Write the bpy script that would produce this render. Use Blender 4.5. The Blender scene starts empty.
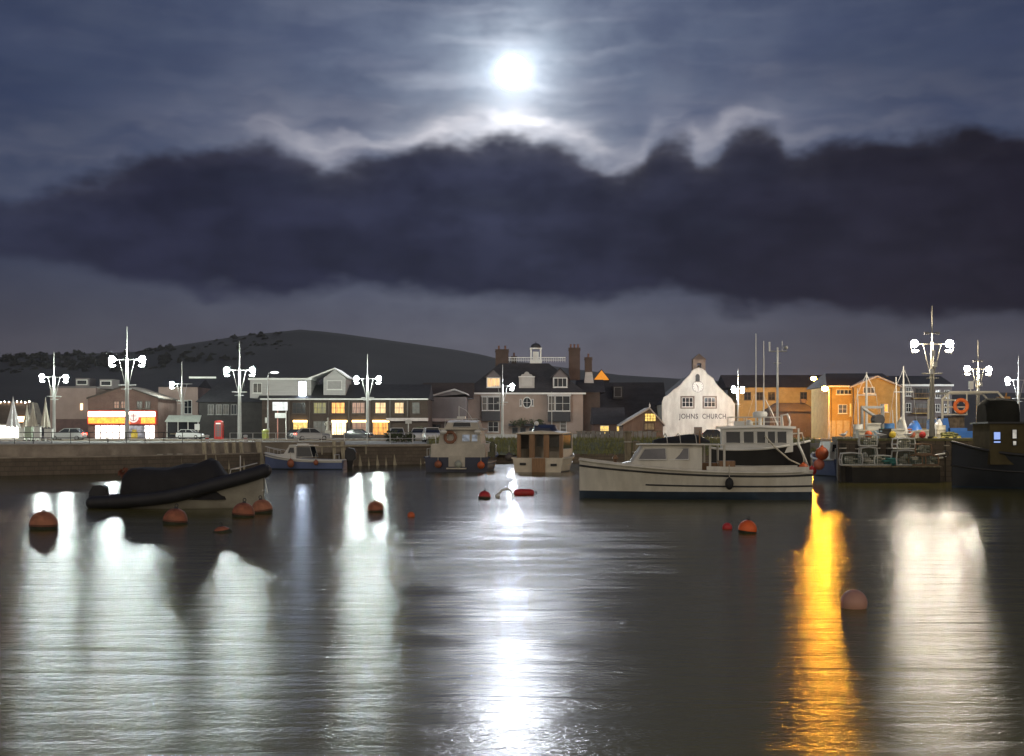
import bpy, bmesh, math, random
from mathutils import Vector, Matrix
random.seed(7)
SC = bpy.context.scene
COL = SC.collection
R = math.radians

# ------------------------------------------------------------------ camera
EYE, F, HOR = 2.5, 1300.0, 433.0          # eye height above the water, focal length in picture pixels, horizon row
cd = bpy.data.cameras.new('camera'); cam = bpy.data.objects.new('camera', cd); COL.objects.link(cam)
cd.sensor_width = 36.0; cd.lens = 36.0 * F / 1024.0
cd.shift_y = (HOR - 378.0) / 1024.0
cd.clip_start = 0.1; cd.clip_end = 9000
cam.location = (0, 0, EYE); cam.rotation_euler = (R(90), 0, 0)
SC.camera = cam
SC.view_settings.view_transform = 'Standard'; SC.view_settings.look = 'None'
SC.view_settings.exposure = 0.0; SC.view_settings.gamma = 1.0
SC.view_settings.use_curve_mapping = False
SC.cycles.max_bounces = 6; SC.cycles.sample_clamp_indirect = 6.0
SC.cycles.sample_clamp_direct = 0.0

def X(px, d): return (px - 512.0) / F * d
def Z(py, d): return EYE + (HOR - py) / F * d

# ------------------------------------------------------------------ night sky
MOON_AZ = math.atan((512.5 - 512) / F); MOON_EL = math.atan((HOR - 72) / F)
MOON_DIR = Vector((math.sin(MOON_AZ) * math.cos(MOON_EL), math.cos(MOON_AZ) * math.cos(MOON_EL), math.sin(MOON_EL)))
world = bpy.data.worlds.new('World'); SC.world = world; world.use_nodes = True
nt = world.node_tree; nt.nodes.clear()

class G:
    """tiny helper that wires math nodes"""
    def __init__(s, nt): s.nt = nt
    def n(s, t, **k):
        nd = s.nt.nodes.new(t)
        for a, b in k.items(): setattr(nd, a, b)
        return nd
    def put(s, sock, v):
        if hasattr(v, 'is_linked') or isinstance(v, bpy.types.NodeSocket): s.nt.links.new(v, sock)
        else: sock.default_value = v
    def m(s, op, a, b=0.0, c=0.0, clamp=False):
        nd = s.n('ShaderNodeMath', operation=op, use_clamp=clamp)
        s.put(nd.inputs[0], a); s.put(nd.inputs[1], b); s.put(nd.inputs[2], c)
        return nd.outputs[0]
    def add(s, a, b): return s.m('ADD', a, b)
    def sub(s, a, b): return s.m('SUBTRACT', a, b)
    def mul(s, a, b): return s.m('MULTIPLY', a, b)
    def ss(s, v, lo, hi, a=0.0, b=1.0):
        nd = s.n('ShaderNodeMapRange', interpolation_type='SMOOTHSTEP')
        s.put(nd.inputs['Value'], v); s.put(nd.inputs['From Min'], lo); s.put(nd.inputs['From Max'], hi)
        s.put(nd.inputs['To Min'], a); s.put(nd.inputs['To Max'], b)
        return nd.outputs['Result']
    def mix(s, f, a, b, bt='MIX'):
        nd = s.n('ShaderNodeMix', data_type='RGBA', blend_type=bt)
        nd.clamp_factor = True
        s.put(nd.inputs[0], f); s.put(nd.inputs[6], a); s.put(nd.inputs[7], b)
        return nd.outputs[2]
    def noise(s, vec, scale, detail=3.0, rough=0.5, dist=0.0):
        nd = s.n('ShaderNodeTexNoise')
        if vec is not None: s.put(nd.inputs['Vector'], vec)
        nd.inputs['Scale'].default_value = scale; nd.inputs['Detail'].default_value = detail
        nd.inputs['Roughness'].default_value = rough; nd.inputs['Distortion'].default_value = dist
        return nd.outputs[0]
    def comb(s, x, y, z):
        nd = s.n('ShaderNodeCombineXYZ'); s.put(nd.inputs[0], x); s.put(nd.inputs[1], y); s.put(nd.inputs[2], z)
        return nd.outputs[0]
    def scalev(s, v, sc):
        nd = s.n('ShaderNodeVectorMath', operation='MULTIPLY'); s.put(nd.inputs[0], v); nd.inputs[1].default_value = sc
        return nd.outputs[0]
    def rgb(s, r, g, b):
        nd = s.n('ShaderNodeRGB'); nd.outputs[0].default_value = (r, g, b, 1); return nd.outputs[0]
    def sc(s, col, f):          # colour times value
        nd = s.n('ShaderNodeVectorMath', operation='SCALE'); s.put(nd.inputs[0], col); s.put(nd.inputs['Scale'], f)
        return nd.outputs[0]
    def addc(s, a, b):
        nd = s.n('ShaderNodeVectorMath', operation='ADD'); s.put(nd.inputs[0], a); s.put(nd.inputs[1], b)
        return nd.outputs[0]

def build_sky():
    g = G(nt)
    tc = g.n('ShaderNodeTexCoord'); d = tc.outputs['Generated']
    sp = g.n('ShaderNodeSeparateXYZ'); g.put(sp.inputs[0], d)
    x, y, z = sp.outputs
    az = g.m('ARCTAN2', x, y); el = g.m('ARCSINE', z)
    ed = g.comb(g.mul(az, 1.0), g.mul(el, 1.6), 0.0)
    n1 = g.noise(ed, 7.0, 4.0, 0.5); n2 = g.noise(g.scalev(ed, (1.0, 3.0, 1)), 5.0, 3.0, 0.5)
    n3 = g.noise(g.addc(ed, (3.1, 1.7, 0.4)), 20.0, 3.0, 0.55)
    elw = g.add(el, g.add(g.mul(g.sub(n1, 0.5), 0.030), g.mul(g.sub(n3, 0.5), 0.034)))
    def curve(pts):
        c = g.n('ShaderNodeFloatCurve'); mp = c.mapping
        P = []
        for px, py in pts:
            a = math.atan((px - 512) / F); e = math.atan((HOR - py) / F * math.cos(a))
            P.append((a + 0.5, e / 0.4))
        P = [(0.0, P[0][1])] + P + [(1.0, P[-1][1])]
        cu = mp.curves[0]
        cu.points[0].location = P[0]; cu.points[1].location = P[-1]
        for p in P[1:-1]: cu.points.new(*p)
        mp.update()
        g.put(c.inputs['Value'], g.m('ADD', az, 0.5, clamp=True))
        return g.mul(c.outputs[0], 0.4)
    up = curve([(0, 188), (60, 182), (110, 172), (150, 160), (200, 150), (260, 140), (300, 152), (330, 166), (360, 166), (400, 155),
                (450, 143), (520, 136), (560, 146), (590, 160), (618, 176), (636, 174), (660, 146), (685, 146), (703, 156), (732, 134), (765, 126),
                (788, 146), (800, 150), (840, 143), (900, 140), (1024, 131)])
    lo = curve([(0, 258), (40, 262), (90, 274), (150, 284), (230, 298), (280, 304), (330, 292), (420, 296), (520, 304), (600, 298),
                (660, 296), (740, 310), (850, 316), (1024, 318)])
    du = g.sub(elw, up)                     # above the bank's upper edge
    dl = g.sub(elw, lo)
    left = g.ss(az, -0.42, -0.27)           # the bank frays towards the left
    softu = g.ss(du, -0.008, 0.006, 1.0, 0.0)
    softl = g.ss(dl, -0.006, 0.011, 0.0, 1.0)
    M = g.mul(softu, softl)
    M = g.mul(M, g.add(g.mul(left, 0.35), 0.62))
    M = g.mul(M, g.ss(n2, 0.15, 0.45, 0.80, 1.0))
    # angle from the moon
    dp = g.n('ShaderNodeVectorMath', operation='DOT_PRODUCT'); g.put(dp.inputs[0], d); dp.inputs[1].default_value = MOON_DIR
    th = g.m('ARCCOSINE', g.m('MINIMUM', dp.outputs['Value'], 1.0))
    # clear sky with thin veils
    t = g.ss(el, 0.02, 0.20)
    base = g.mix(t, (0.080, 0.072, 0.086, 1), (0.024, 0.041, 0.108, 1))
    base = g.mix(g.ss(el, 0.2, 0.34), base, (0.038, 0.054, 0.122, 1))
    base = g.mix(g.ss(g.m('ABSOLUTE', az), 0.05, 0.42), base, g.sc(base, 0.72))
    veil = g.ss(n2, 0.30, 0.72)
    base = g.addc(base, g.sc(g.rgb(0.011, 0.012, 0.019), g.mul(veil, g.ss(el, 0.08, 0.2, 0.25, 1.0))))
    lowband = g.mul(g.ss(n2, 0.35, 0.7), g.ss(el, 0.1, 0.02))
    base = g.addc(base, g.sc(g.rgb(0.035, 0.030, 0.034), lowband))
    ex = lambda k: g.m('EXPONENT', g.mul(th, -1.0 / k))
    glow = g.add(g.mul(ex(0.011), 2.2), g.add(g.mul(ex(0.034), 0.46), g.mul(ex(0.17), 0.14)))
    wisps = g.ss(n3, 0.25, 0.75, 0.7, 1.3)
    base = g.addc(base, g.sc(g.rgb(0.78, 0.90, 1.0), g.mul(glow, wisps)))
    n8 = g.noise(g.scalev(g.addc(ed, g.comb(g.mul(n3, 0.06), g.mul(n1, 0.05), 0.0)), (0.9, 3.2, 1)), 11.0, 2.0, 0.5)
    base = g.addc(base, g.sc(g.rgb(0.95, 0.95, 1.0), g.mul(g.ss(n8, 0.42, 0.82), g.add(g.mul(ex(0.055), 0.42), g.mul(g.ss(el, 0.16, 0.24), 0.012)))))
    # dark bank
    cl = g.mix(g.ss(az, -0.1, 0.35), (0.012, 0.012, 0.029, 1), (0.009, 0.007, 0.014, 1))
    cl = g.addc(cl, g.sc(g.rgb(0.026, 0.032, 0.052), g.mul(ex(0.16), g.ss(n1, 0.3, 0.7, 0.7, 1.3))))
    cl = g.sc(cl, g.mul(g.ss(n2, 0.25, 0.75, 0.8, 1.3), g.ss(n3, 0.25, 0.75, 0.8, 1.25)))
    sky = g.mix(M, base, cl)
    # moonlit rim of the bank
    fr = g.m('EXPONENT', g.mul(g.m('POWER', g.m('ABSOLUTE', g.mul(g.sub(du, 0.010), 1.0 / 0.010)), 2.0), -1.0))
    frw = g.m('EXPONENT', g.mul(g.m('POWER', g.m('ABSOLUTE', g.mul(g.sub(du, 0.026), 1.0 / 0.028)), 2.0), -1.0))
    rim = g.add(g.mul(fr, g.add(g.mul(ex(0.07), 1.15), 0.004)), g.mul(frw, g.add(0.020, g.mul(ex(0.16), 0.075))))
    n5 = g.noise(g.scalev(g.addc(ed, g.comb(g.mul(n1, 0.10), g.mul(n3, 0.05), 0.0)), (1.0, 2.2, 1)), 15.0, 2.0, 0.5)
    rim = g.mul(g.mul(rim, g.ss(n1, 0.28, 0.66, 0.35, 1.25)), g.ss(n5, 0.25, 0.75, 0.45, 1.5))
    sky = g.addc(sky, g.sc(g.rgb(1.0, 0.93, 0.90), rim))
    # the sky behind the viewer: brightened fill, added to light fronts that face the camera
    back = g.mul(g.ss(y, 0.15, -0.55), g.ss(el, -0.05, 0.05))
    back_fill = g.mix(g.ss(el, 0.1, 0.9), (0.80, 0.70, 0.58, 1), (0.15, 0.145, 0.15, 1))
    back_fill = g.sc(back_fill, g.ss(n1, 0.25, 0.75, 0.75, 1.25))
    sky = g.mix(back, sky, back_fill)
    bg = g.n('ShaderNodeBackground'); g.put(bg.inputs[0], sky); bg.inputs[1].default_value = 1.0
    out = g.n('ShaderNodeOutputWorld'); nt.links.new(bg.outputs[0], out.inputs[0])
    world.cycles.sampling_method = 'AUTOMATIC'
build_sky()

# moonlight
ld = bpy.data.lights.new('moonlight', 'SUN'); ld.energy = 0.05; ld.angle = R(0.6); ld.color = (0.86, 0.93, 1.0)
lo_ = bpy.data.objects.new('moonlight', ld); COL.objects.link(lo_)
lo_.rotation_euler = (-MOON_DIR).to_track_quat('-Z', 'Y').to_euler()

# ------------------------------------------------------------------ mesh helpers
class MB:
    def __init__(s): s.bm = bmesh.new(); s.mi = 0
    def face(s, vs):
        try: f = s.bm.faces.new(vs); f.material_index = s.mi; return f
        except ValueError: return None
    def poly(s, pts): return s.face([s.bm.verts.new(p) for p in pts])
    def box(s, x0, x1, y0, y1, z0, z1):
        v = [s.bm.verts.new((x, y, z)) for z in (z0, z1) for y in (y0, y1) for x in (x0, x1)]
        for q in ((0, 2, 3, 1), (4, 5, 7, 6), (0, 1, 5, 4), (2, 6, 7, 3), (0, 4, 6, 2), (1, 3, 7, 5)): s.face([v[i] for i in q])
        return s
    def loft(s, secs, closed=True, caps=True):
        rings = [[s.bm.verts.new(p) for p in sec] for sec in secs]
        n = len(rings[0])
        for a, b in zip(rings, rings[1:]):
            for i in range(n if closed else n - 1):
                j = (i + 1) % n; s.face([a[i], a[j], b[j], b[i]])
        if caps and closed: s.face(rings[0][::-1]); s.face(rings[-1])
        return s
    def cyl(s, p, q, r0, r1=None, n=8, caps=True):
        p, q = Vector(p), Vector(q); r1 = r0 if r1 is None else r1
        a = (q - p).normalized(); u = a.orthogonal().normalized(); w = a.cross(u)
        secs = [[c + (u * math.cos(2 * math.pi * i / n) + w * math.sin(2 * math.pi * i / n)) * r for i in range(n)] for c, r in ((p, r0), (q, r1))]
        return s.loft(secs, True, caps)
    def tube(s, path, r, n=6):
        P = [Vector(p) for p in path]; secs = []; u = None
        for i, p in enumerate(P):
            a = (P[min(i + 1, len(P) - 1)] - P[max(i - 1, 0)]).normalized()
            if u is None: u = a.orthogonal().normalized()
            u = (u - a * u.dot(a)).normalized(); w = a.cross(u)
            secs.append([p + (u * math.cos(2 * math.pi * k / n) + w * math.sin(2 * math.pi * k / n)) * r for k in range(n)])
        return s.loft(secs)
    def lathe(s, c, prof, n=14, axis='Z'):
        c = Vector(c); secs = []
        for r, h in prof:
            ring = []
            for i in range(n):
                a = 2 * math.pi * i / n; r_ = max(r, 1e-4)
                v = Vector((r_ * math.cos(a), r_ * math.sin(a), h))
                if axis == 'Y': v = Vector((v.x, -v.z, v.y))
                if axis == 'X': v = Vector((v.z, v.x, v.y))
                ring.append(c + v)
            secs.append(ring)
        return s.loft(secs)
    def ball(s, c, r, n=12, m=8, sc=(1, 1, 1)):
        c = Vector(c); secs = []
        for j in range(m + 1):
            a = -math.pi / 2 + math.pi * j / m
            secs.append([c + Vector((sc[0] * r * max(math.cos(a), 1e-3) * math.cos(2 * math.pi * i / n),
                                     sc[1] * r * max(math.cos(a), 1e-3) * math.sin(2 * math.pi * i / n), sc[2] * r * math.sin(a))) for i in range(n)])
        return s.loft(secs)
    def torus(s, c, R_, r, axis='Y', n=20, m=8):
        c = Vector(c); rings = []
        for i in range(n):
            a = 2 * math.pi * i / n; ring = []
            for j in range(m):
                b = 2 * math.pi * j / m; q = R_ + r * math.cos(b)
                x, y, z = q * math.cos(a), q * math.sin(a), r * math.sin(b)
                v = Vector((x, y, z)) if axis == 'Z' else Vector((x, z, y)) if axis == 'Y' else Vector((z, x, y))
                ring.append(s.bm.verts.new(c + v))
            rings.append(ring)
        for i in range(n):
            A, B = rings[i], rings[(i + 1) % n]
            for j in range(m):
                k = (j + 1) % m; s.face([A[j], A[k], B[k], B[j]])
        return s
    def prism_y(s, pts, y0, y1):       # polygon in x,z pushed along y
        return s.loft([[(x, y0, z) for x, z in pts], [(x, y1, z) for x, z in pts]])
    def prism_z(s, pts, z0, z1):
        return s.loft([[(x, y, z0) for x, y in pts], [(x, y, z1) for x, y in pts]])
    def prism_x(s, pts, x0, x1):       # polygon in y,z pushed along x
        return s.loft([[(x0, y, z) for y, z in pts], [(x1, y, z) for y, z in pts]])
    def gable_x(s, x0, x1, y0, y1, z0, z1):     # roof with its ridge along x
        ym = (y0 + y1) / 2
        return s.prism_x([(y0, z0), (y1, z0), (ym, z1)], x0, x1)
    def gable_y(s, x0, x1, y0, y1, z0, z1):
        return s.prism_y([(x0, z0), (x1, z0), ((x0 + x1) / 2, z1)], y0, y1)
    def hip(s, x0, x1, y0, y1, z0, z1, ix, iy):     # sloping to a smaller flat top
        return s.loft([[(x0, y0, z0), (x1, y0, z0), (x1, y1, z0), (x0, y1, z0)],
                       [(x0 + ix, y0 + iy, z1), (x1 - ix, y0 + iy, z1), (x1 - ix, y1 - iy, z1), (x0 + ix, y1 - iy, z1)]])
    def ring_y(s, x0, x1, y0, y1, z0, z1, w):   # rectangular frame facing -y
        s.box(x0, x1, y0, y1, z1 - w, z1); s.box(x0, x1, y0, y1, z0, z0 + w)
        s.box(x0, x0 + w, y0, y1, z0 + w, z1 - w); s.box(x1 - w, x1, y0, y1, z0 + w, z1 - w); return s

def obj(name, mb, mats, parent=None, off=(0, 0, 0), smooth=35, label=None):
    bm = mb.bm
    bmesh.ops.recalc_face_normals(bm, faces=bm.faces[:])
    off = Vector(off)
    for v in bm.verts: v.co -= off
    me = bpy.data.meshes.new(name); bm.to_mesh(me); bm.free()
    if smooth:
        me.polygons.foreach_set('use_smooth', [True] * len(me.polygons)); me.set_sharp_from_angle(angle=R(smooth))
    for m in (mats if isinstance(mats, (list, tuple)) else [mats]): me.materials.append(m)
    o = bpy.data.objects.new(name, me); COL.objects.link(o)
    if parent is not None: o.parent = parent
    else: o.location = off
    if label: o['label'] = label
    return o
def tag(o, label, cat, group=None, kind=None):
    o['label'] = label; o['category'] = cat
    if group: o['group'] = group
    if kind: o['kind'] = kind
    return o
def struct(o): o['kind'] = 'structure'; return o

class T:
    """a thing: an Empty at its base plus parts; parts of things built in place are given in world metres"""
    def __init__(s, name, label, cat, loc=(0, 0, 0), rz=0.0, group=None, local=False):
        s.e = bpy.data.objects.new(name, None); COL.objects.link(s.e)
        s.e.empty_display_size = 0.3
        s.e.location = loc; s.e.rotation_euler = (0, 0, rz); tag(s.e, label, cat, group)
        s.off = Vector((0, 0, 0)) if local else Vector(loc); s.loc = Vector(loc); s.rz = rz
    def p(s, name, mb, mats, parent=None, smooth=35, label=None):
        return obj(name, mb, mats, parent or s.e, s.off, smooth, label)
    def w(s, v): return s.loc + Matrix.Rotation(s.rz, 3, 'Z') @ Vector(v)

def copy_tree(o, parent=None):
    c = o.copy(); COL.objects.link(c)
    if parent is not None: c.parent = parent
    for ch in [k for k in bpy.data.objects if k.parent == o]: copy_tree(ch, c)
    return c

# ------------------------------------------------------------------ materials
MATS = {}
def mat(name, col, rough=0.7, var=0.25, scale=2.0, bump=0.0, metal=0.0, dirt=None, stretch=(1, 1, 1), spec=0.5):
    if name in MATS: return MATS[name]
    m = bpy.data.materials.new(name); m.use_nodes = True; t = m.node_tree; b = t.nodes['Principled BSDF']
    g = G(t); tc = g.n('ShaderNodeTexCoord'); v = g.scalev(tc.outputs['Object'], stretch)
    n = g.noise(v, scale, 5.0, 0.6); n2 = g.noise(v, scale * 0.17, 2.0, 0.5)
    lo = tuple(max(0, c * (1 - var)) for c in col) + (1,); hi = tuple(min(1, c * (1 + var)) for c in col) + (1,)
    c = g.mix(g.ss(g.add(g.mul(n, 0.6), g.mul(n2, 0.4)), 0.3, 0.7), lo, hi)
    if dirt: c = g.mix(g.ss(n2, 0.5, 0.72, 0.0, 0.7), c, tuple(dirt) + (1,))
    g.put(b.inputs['Base Color'], c); b.inputs['Roughness'].default_value = rough; b.inputs['Metallic'].default_value = metal
    b.inputs['Specular IOR Level'].default_value = spec
    if bump:
        bp = g.n('ShaderNodeBump'); bp.inputs['Strength'].default_value = 0.6; bp.inputs['Distance'].default_value = bump
        g.put(bp.inputs['Height'], n); t.links.new(bp.outputs[0], b.inputs['Normal'])
    MATS[name] = m; return m
def brickmat(name, c1, c2, mortar, bw=0.22, bh=0.075, rough=0.85, bump=0.01, axis='XZ'):
    if name in MATS: return MATS[name]
    m = bpy.data.materials.new(name); m.use_nodes = True; t = m.node_tree; b = t.nodes['Principled BSDF']; g = G(t)
    tc = g.n('ShaderNodeTexCoord'); sp = g.n('ShaderNodeSeparateXYZ'); g.put(sp.inputs[0], tc.outputs['Object'])
    v = g.comb(g.add(sp.outputs[0], sp.outputs[1]), sp.outputs[2], 0.0)
    br = g.n('ShaderNodeTexBrick'); g.put(br.inputs['Vector'], v)
    br.inputs['Color1'].default_value = (*c1, 1); br.inputs['Color2'].default_value = (*c2, 1); br.inputs['Mortar'].default_value = (*mortar, 1)
    br.inputs['Scale'].default_value = 1.0; br.inputs['Brick Width'].default_value = bw; br.inputs['Row Height'].default_value = bh
    br.inputs['Mortar Size'].default_value = bh * 0.09
    n = g.noise(v, 0.8, 5, 0.6)
    c = g.mix(g.ss(n, 0.3, 0.75, 0.0, 0.55), br.outputs['Color'], tuple(k * 0.45 for k in c1) + (1,))
    g.put(b.inputs['Base Color'], c); b.inputs['Roughness'].default_value = rough
    bp = g.n('ShaderNodeBump'); bp.inputs['Distance'].default_value = bump; bp.inputs['Strength'].default_value = 0.7
    g.put(bp.inputs['Height'], g.add(g.mul(br.outputs['Fac'], -1.0), g.mul(n, 0.6))); t.links.new(bp.outputs[0], b.inputs['Normal'])
    MATS[name] = m; return m
def emit(name, col, strength, var=0.0, scale=2.0, stretch=(1, 1, 1), base=(0.05, 0.05, 0.05)):
    if name in MATS: return MATS[name]
    m = bpy.data.materials.new(name); m.use_nodes = True; t = m.node_tree; b = t.nodes['Principled BSDF']; g = G(t)
    b.inputs['Base Color'].default_value = (*base, 1); b.inputs['Roughness'].default_value = 0.3
    if var:
        tc = g.n('ShaderNodeTexCoord'); n = g.noise(g.scalev(tc.outputs['Object'], stretch), scale, 3, 0.5)
        c = g.mix(g.ss(n, 0.35, 0.65), tuple(k * (1 - var) for k in col) + (1,), tuple(col) + (1,))
        g.put(b.inputs['Emission Color'], c)
    else: b.inputs['Emission Color'].default_value = (*col, 1)
    b.inputs['Emission Strength'].default_value = strength
    MATS[name] = m; return m

M_WHITE = mat('white_paint', (0.78, 0.79, 0.77), 0.45, 0.08, 3)
M_GALV = mat('galvanised_steel', (0.42, 0.43, 0.44), 0.4, 0.15, 6, metal=0.6)
M_STEEL = mat('pale_steel', (0.6, 0.6, 0.58), 0.4, 0.12, 6, metal=0.3)
M_BLACK = mat('black_paint', (0.012, 0.012, 0.014), 0.5, 0.3, 4)
M_RUBBER = mat('black_rubber', (0.015, 0.015, 0.016), 0.75, 0.3, 5)
M_DARKMETAL = mat('dark_metal', (0.05, 0.05, 0.055), 0.5, 0.25, 5, metal=0.3)
M_GLASS = mat('window_glass', (0.02, 0.024, 0.03), 0.08, 0.3, 0.6)
M_FRAME = mat('white_window_frame', (0.7, 0.7, 0.68), 0.5, 0.08, 4)
M_DFRAME = mat('brown_window_frame', (0.06, 0.04, 0.03), 0.5, 0.2, 4)
M_SLATE = mat('slate_roof', (0.035, 0.034, 0.04), 0.75, 0.35, 1.6, bump=0.03, stretch=(1, 1, 4))
M_TILE = mat('brown_tile_roof', (0.06, 0.045, 0.038), 0.8, 0.35, 1.6, bump=0.03, stretch=(1, 1, 4))
M_TIMBER = mat('weathered_timber', (0.26, 0.22, 0.15), 0.85, 0.45, 3, bump=0.02, dirt=(0.05, 0.055, 0.035), stretch=(3, 3, 0.6))
M_STONE = brickmat('quay_stone', (0.20, 0.16, 0.12), (0.15, 0.12, 0.09), (0.12, 0.10, 0.075), 0.62, 0.27, 0.85, 0.03)
M_CONC = mat('quay_concrete', (0.36, 0.31, 0.25), 0.85, 0.35, 1.2, bump=0.02, dirt=(0.13, 0.115, 0.085))
M_ROPE = mat('pale_rope', (0.5, 0.47, 0.4), 0.9, 0.25, 12)
M_BUOY = mat('orange_buoy_plastic', (0.60, 0.12, 0.03), 0.45, 0.2, 4, dirt=(0.16, 0.05, 0.025))
M_BUOYRED = mat('red_buoy_plastic', (0.5, 0.03, 0.03), 0.45, 0.25, 4, dirt=(0.12, 0.02, 0.02))
M_BUOYBR = mat('algae_stained_orange_plastic', (0.30, 0.10, 0.05), 0.65, 0.55, 3.0, dirt=(0.10, 0.05, 0.03))
M_BUOYFD = mat('faded_orange_plastic', (0.38, 0.15, 0.08), 0.7, 0.5, 2.5, dirt=(0.14, 0.07, 0.045))
# ================================================================== the setting
def water_material():
    m = bpy.data.materials.new('harbour_water'); m.use_nodes = True; t = m.node_tree; b = t.nodes['Principled BSDF']; g = G(t)
    tc = g.n('ShaderNodeTexCoord'); o = tc.outputs['Object']
    sp = g.n('ShaderNodeSeparateXYZ'); g.put(sp.inputs[0], o); x, y, z = sp.outputs
    n1 = g.noise(g.scalev(o, (0.5, 0.28, 1)), 0.22, 3, 0.55, 0.4)          # breaths of wind
    n2 = g.noise(g.addc(g.scalev(o, (0.35, 1.0, 1)), (7, 3, 0)), 0.16, 3, 0.6, 0.6)
    def blob(cx, cy, rx, ry):
        a = g.m('POWER', g.mul(g.sub(x, cx), 1 / rx), 2.0); c = g.m('POWER', g.mul(g.sub(y, cy), 1 / ry), 2.0)
        return g.m('EXPONENT', g.mul(g.add(a, c), -1.0))
    x = g.add(x, g.mul(g.sub(n1, 0.5), 5.0)); y = g.add(y, g.mul(g.sub(n2, 0.5), 14.0))
    wide = g.add(g.mul(blob(0.9, 28.5, 3.8, 7.0), 0.13), g.mul(blob(12.0, 35, 3.2, 4.0), 0.06))
    ruff = g.ss(y, 66, 24, 0.05, 0.80)                                       # ruffled towards the harbour mouth, sheltered under the quays
    ruff = g.add(ruff, g.mul(g.sub(n1, 0.5), 0.9))
    ruff = g.add(ruff, g.mul(g.sub(n2, 0.5), 0.5))
    n6 = g.noise(g.addc(g.scalev(o, (0.05, 0.55, 1)), (3, 9, 0)), 0.9, 3, 0.6, 0.3)
    n7 = g.noise(g.addc(g.scalev(o, (0.16, 1.0, 1)), (1, 5, 0)), 0.75, 3, 0.6, 0.5)
    ruff = g.add(ruff, g.add(g.mul(g.sub(n6, 0.5), 1.3), g.mul(g.sub(n7, 0.5), 1.1)))
    wide = g.mul(wide, g.ss(n7, 0.36, 0.62, 0.25, 1.7))
    for c in BLOBS: ruff = g.add(ruff, g.mul(blob(*c[:4]), c[4]))
    ruff = g.add(g.mul(g.m('TANH', g.mul(g.sub(ruff, 0.45), 1.3)), 0.5), 0.5)
    t.nodes.remove(b); out = t.nodes['Material Output']
    body = g.n('ShaderNodeBsdfDiffuse'); body.inputs[0].default_value = (0.205, 0.18, 0.05, 1)
    mir = g.n('ShaderNodeBsdfAnisotropic', distribution='BECKMANN'); mir.inputs['Color'].default_value = (0.64, 0.65, 0.70, 1)
    chop = g.n('ShaderNodeBsdfAnisotropic', distribution='BECKMANN'); chop.inputs['Color'].default_value = (0.64, 0.65, 0.70, 1); chop.inputs['Roughness'].default_value = 0.268
    two = g.n('ShaderNodeMixShader'); g.put(two.inputs[0], g.add(g.mul(ruff, 0.25), 0.16)); t.links.new(mir.outputs[0], two.inputs[1]); t.links.new(chop.outputs[0], two.inputs[2])
    fr = g.n('ShaderNodeFresnel'); fr.inputs['IOR'].default_value = 1.32
    mx = g.n('ShaderNodeMixShader'); t.links.new(fr.outputs[0], mx.inputs[0]); t.links.new(body.outputs[0], mx.inputs[1]); t.links.new(two.outputs[0], mx.inputs[2]); t.links.new(mx.outputs[0], out.inputs[0])
    g.put(mir.inputs['Roughness'], g.m('MINIMUM', g.add(g.add(g.mul(ruff, 0.06), 0.105), g.mul(wide, 0.3)), 0.268))
    def wave(sc, det, sy=0.5, dist=0.0): return g.sub(g.noise(g.scalev(o, (0.55, sy, 1)), sc, det, 0.6, dist), 0.5)
    h = g.mul(g.sub(g.noise(g.scalev(o, (0.28, 1.0, 1)), 1.9, 3, 0.55, 0.4), 0.5), 0.020)
    h = g.add(h, g.mul(wave(5.0, 2, 1.0, 0.3), 0.0030))
    h = g.add(h, g.mul(wave(14.0, 2, 1.0), 0.0034)); h = g.add(h, g.mul(wave(34.0, 3, 1.0), 0.0036))
    h = g.mul(h, g.add(g.mul(g.add(g.mul(ruff, 1.1), 0.08), g.ss(y, 42, 9, 1.15, 2.1)), g.mul(wide, 14.0)))
    bp = g.n('ShaderNodeBump'); bp.inputs['Strength'].default_value = 1.0; bp.inputs['Distance'].default_value = 1.0
    g.put(bp.inputs['Height'], h)
    for nd in (body, mir, chop, fr): t.links.new(bp.outputs[0], nd.inputs['Normal'])
    return m
BLOBS = [(1.2, 28.5, 4.5, 6.5, 0.45), (-0.8, 16.7, 2.6, 1.7, -0.8), (4.6, 20.0, 2.6, 7.0, -0.45), (0.15, 12.0, 1.0, 2.8, -0.6), (13.0, 34, 3.0, 4.0, 0.4),
         (0.5, 74, 10, 4.5, 0.8), (-8.5, 83, 4, 4, 0.7), (17, 46, 4, 3.0, -0.4)]
M_WATER = water_material()
mb = MB(); mb.poly([(-400, -60, 0), (400, -60, 0), (400, 130, 0), (-400, 130, 0)])
struct(obj('water', mb, M_WATER, smooth=0))

QT = 1.6
def V2(px, d): return (X(px, d), d)
edge = [(-320.0, 62.0), V2(0, 76), V2(100, 80), V2(200, 88), V2(262, 95), V2(345, 99), V2(425, 105)]
M_ASPH = mat('tarmac', (0.07, 0.068, 0.066), 0.85, 0.3, 0.8, bump=0.01)
M_PAVE = mat('pale_paving', (0.23, 0.215, 0.20), 0.8, 0.3, 0.7)
mb = MB()
front = [(-3000, 62.0)] + edge[1:] + [V2(428, 124), V2(700, 124), V2(840, 112), (400, 112), (3000, 112)]
mb.loft([[(p[0], p[1], -3) for p in front + [(3000, 3500), (-3000, 3500)]], [(p[0], p[1], QT) for p in front + [(3000, 3500), (-3000, 3500)]]])
struct(obj('ground', mb, M_PAVE, smooth=0))
mb = MB(); mb.poly([(-220, 150, QT + .004), (60, 150, QT + .004), (60, 163, QT + .004), (-220, 163, QT + .004)])
mb.poly([(-220, 196, QT + .004), (120, 200, QT + .004), (120, 206, QT + .004), (-220, 202, QT + .004)])
struct(obj('road', mb, M_ASPH, smooth=0))
mb = MB()
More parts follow.
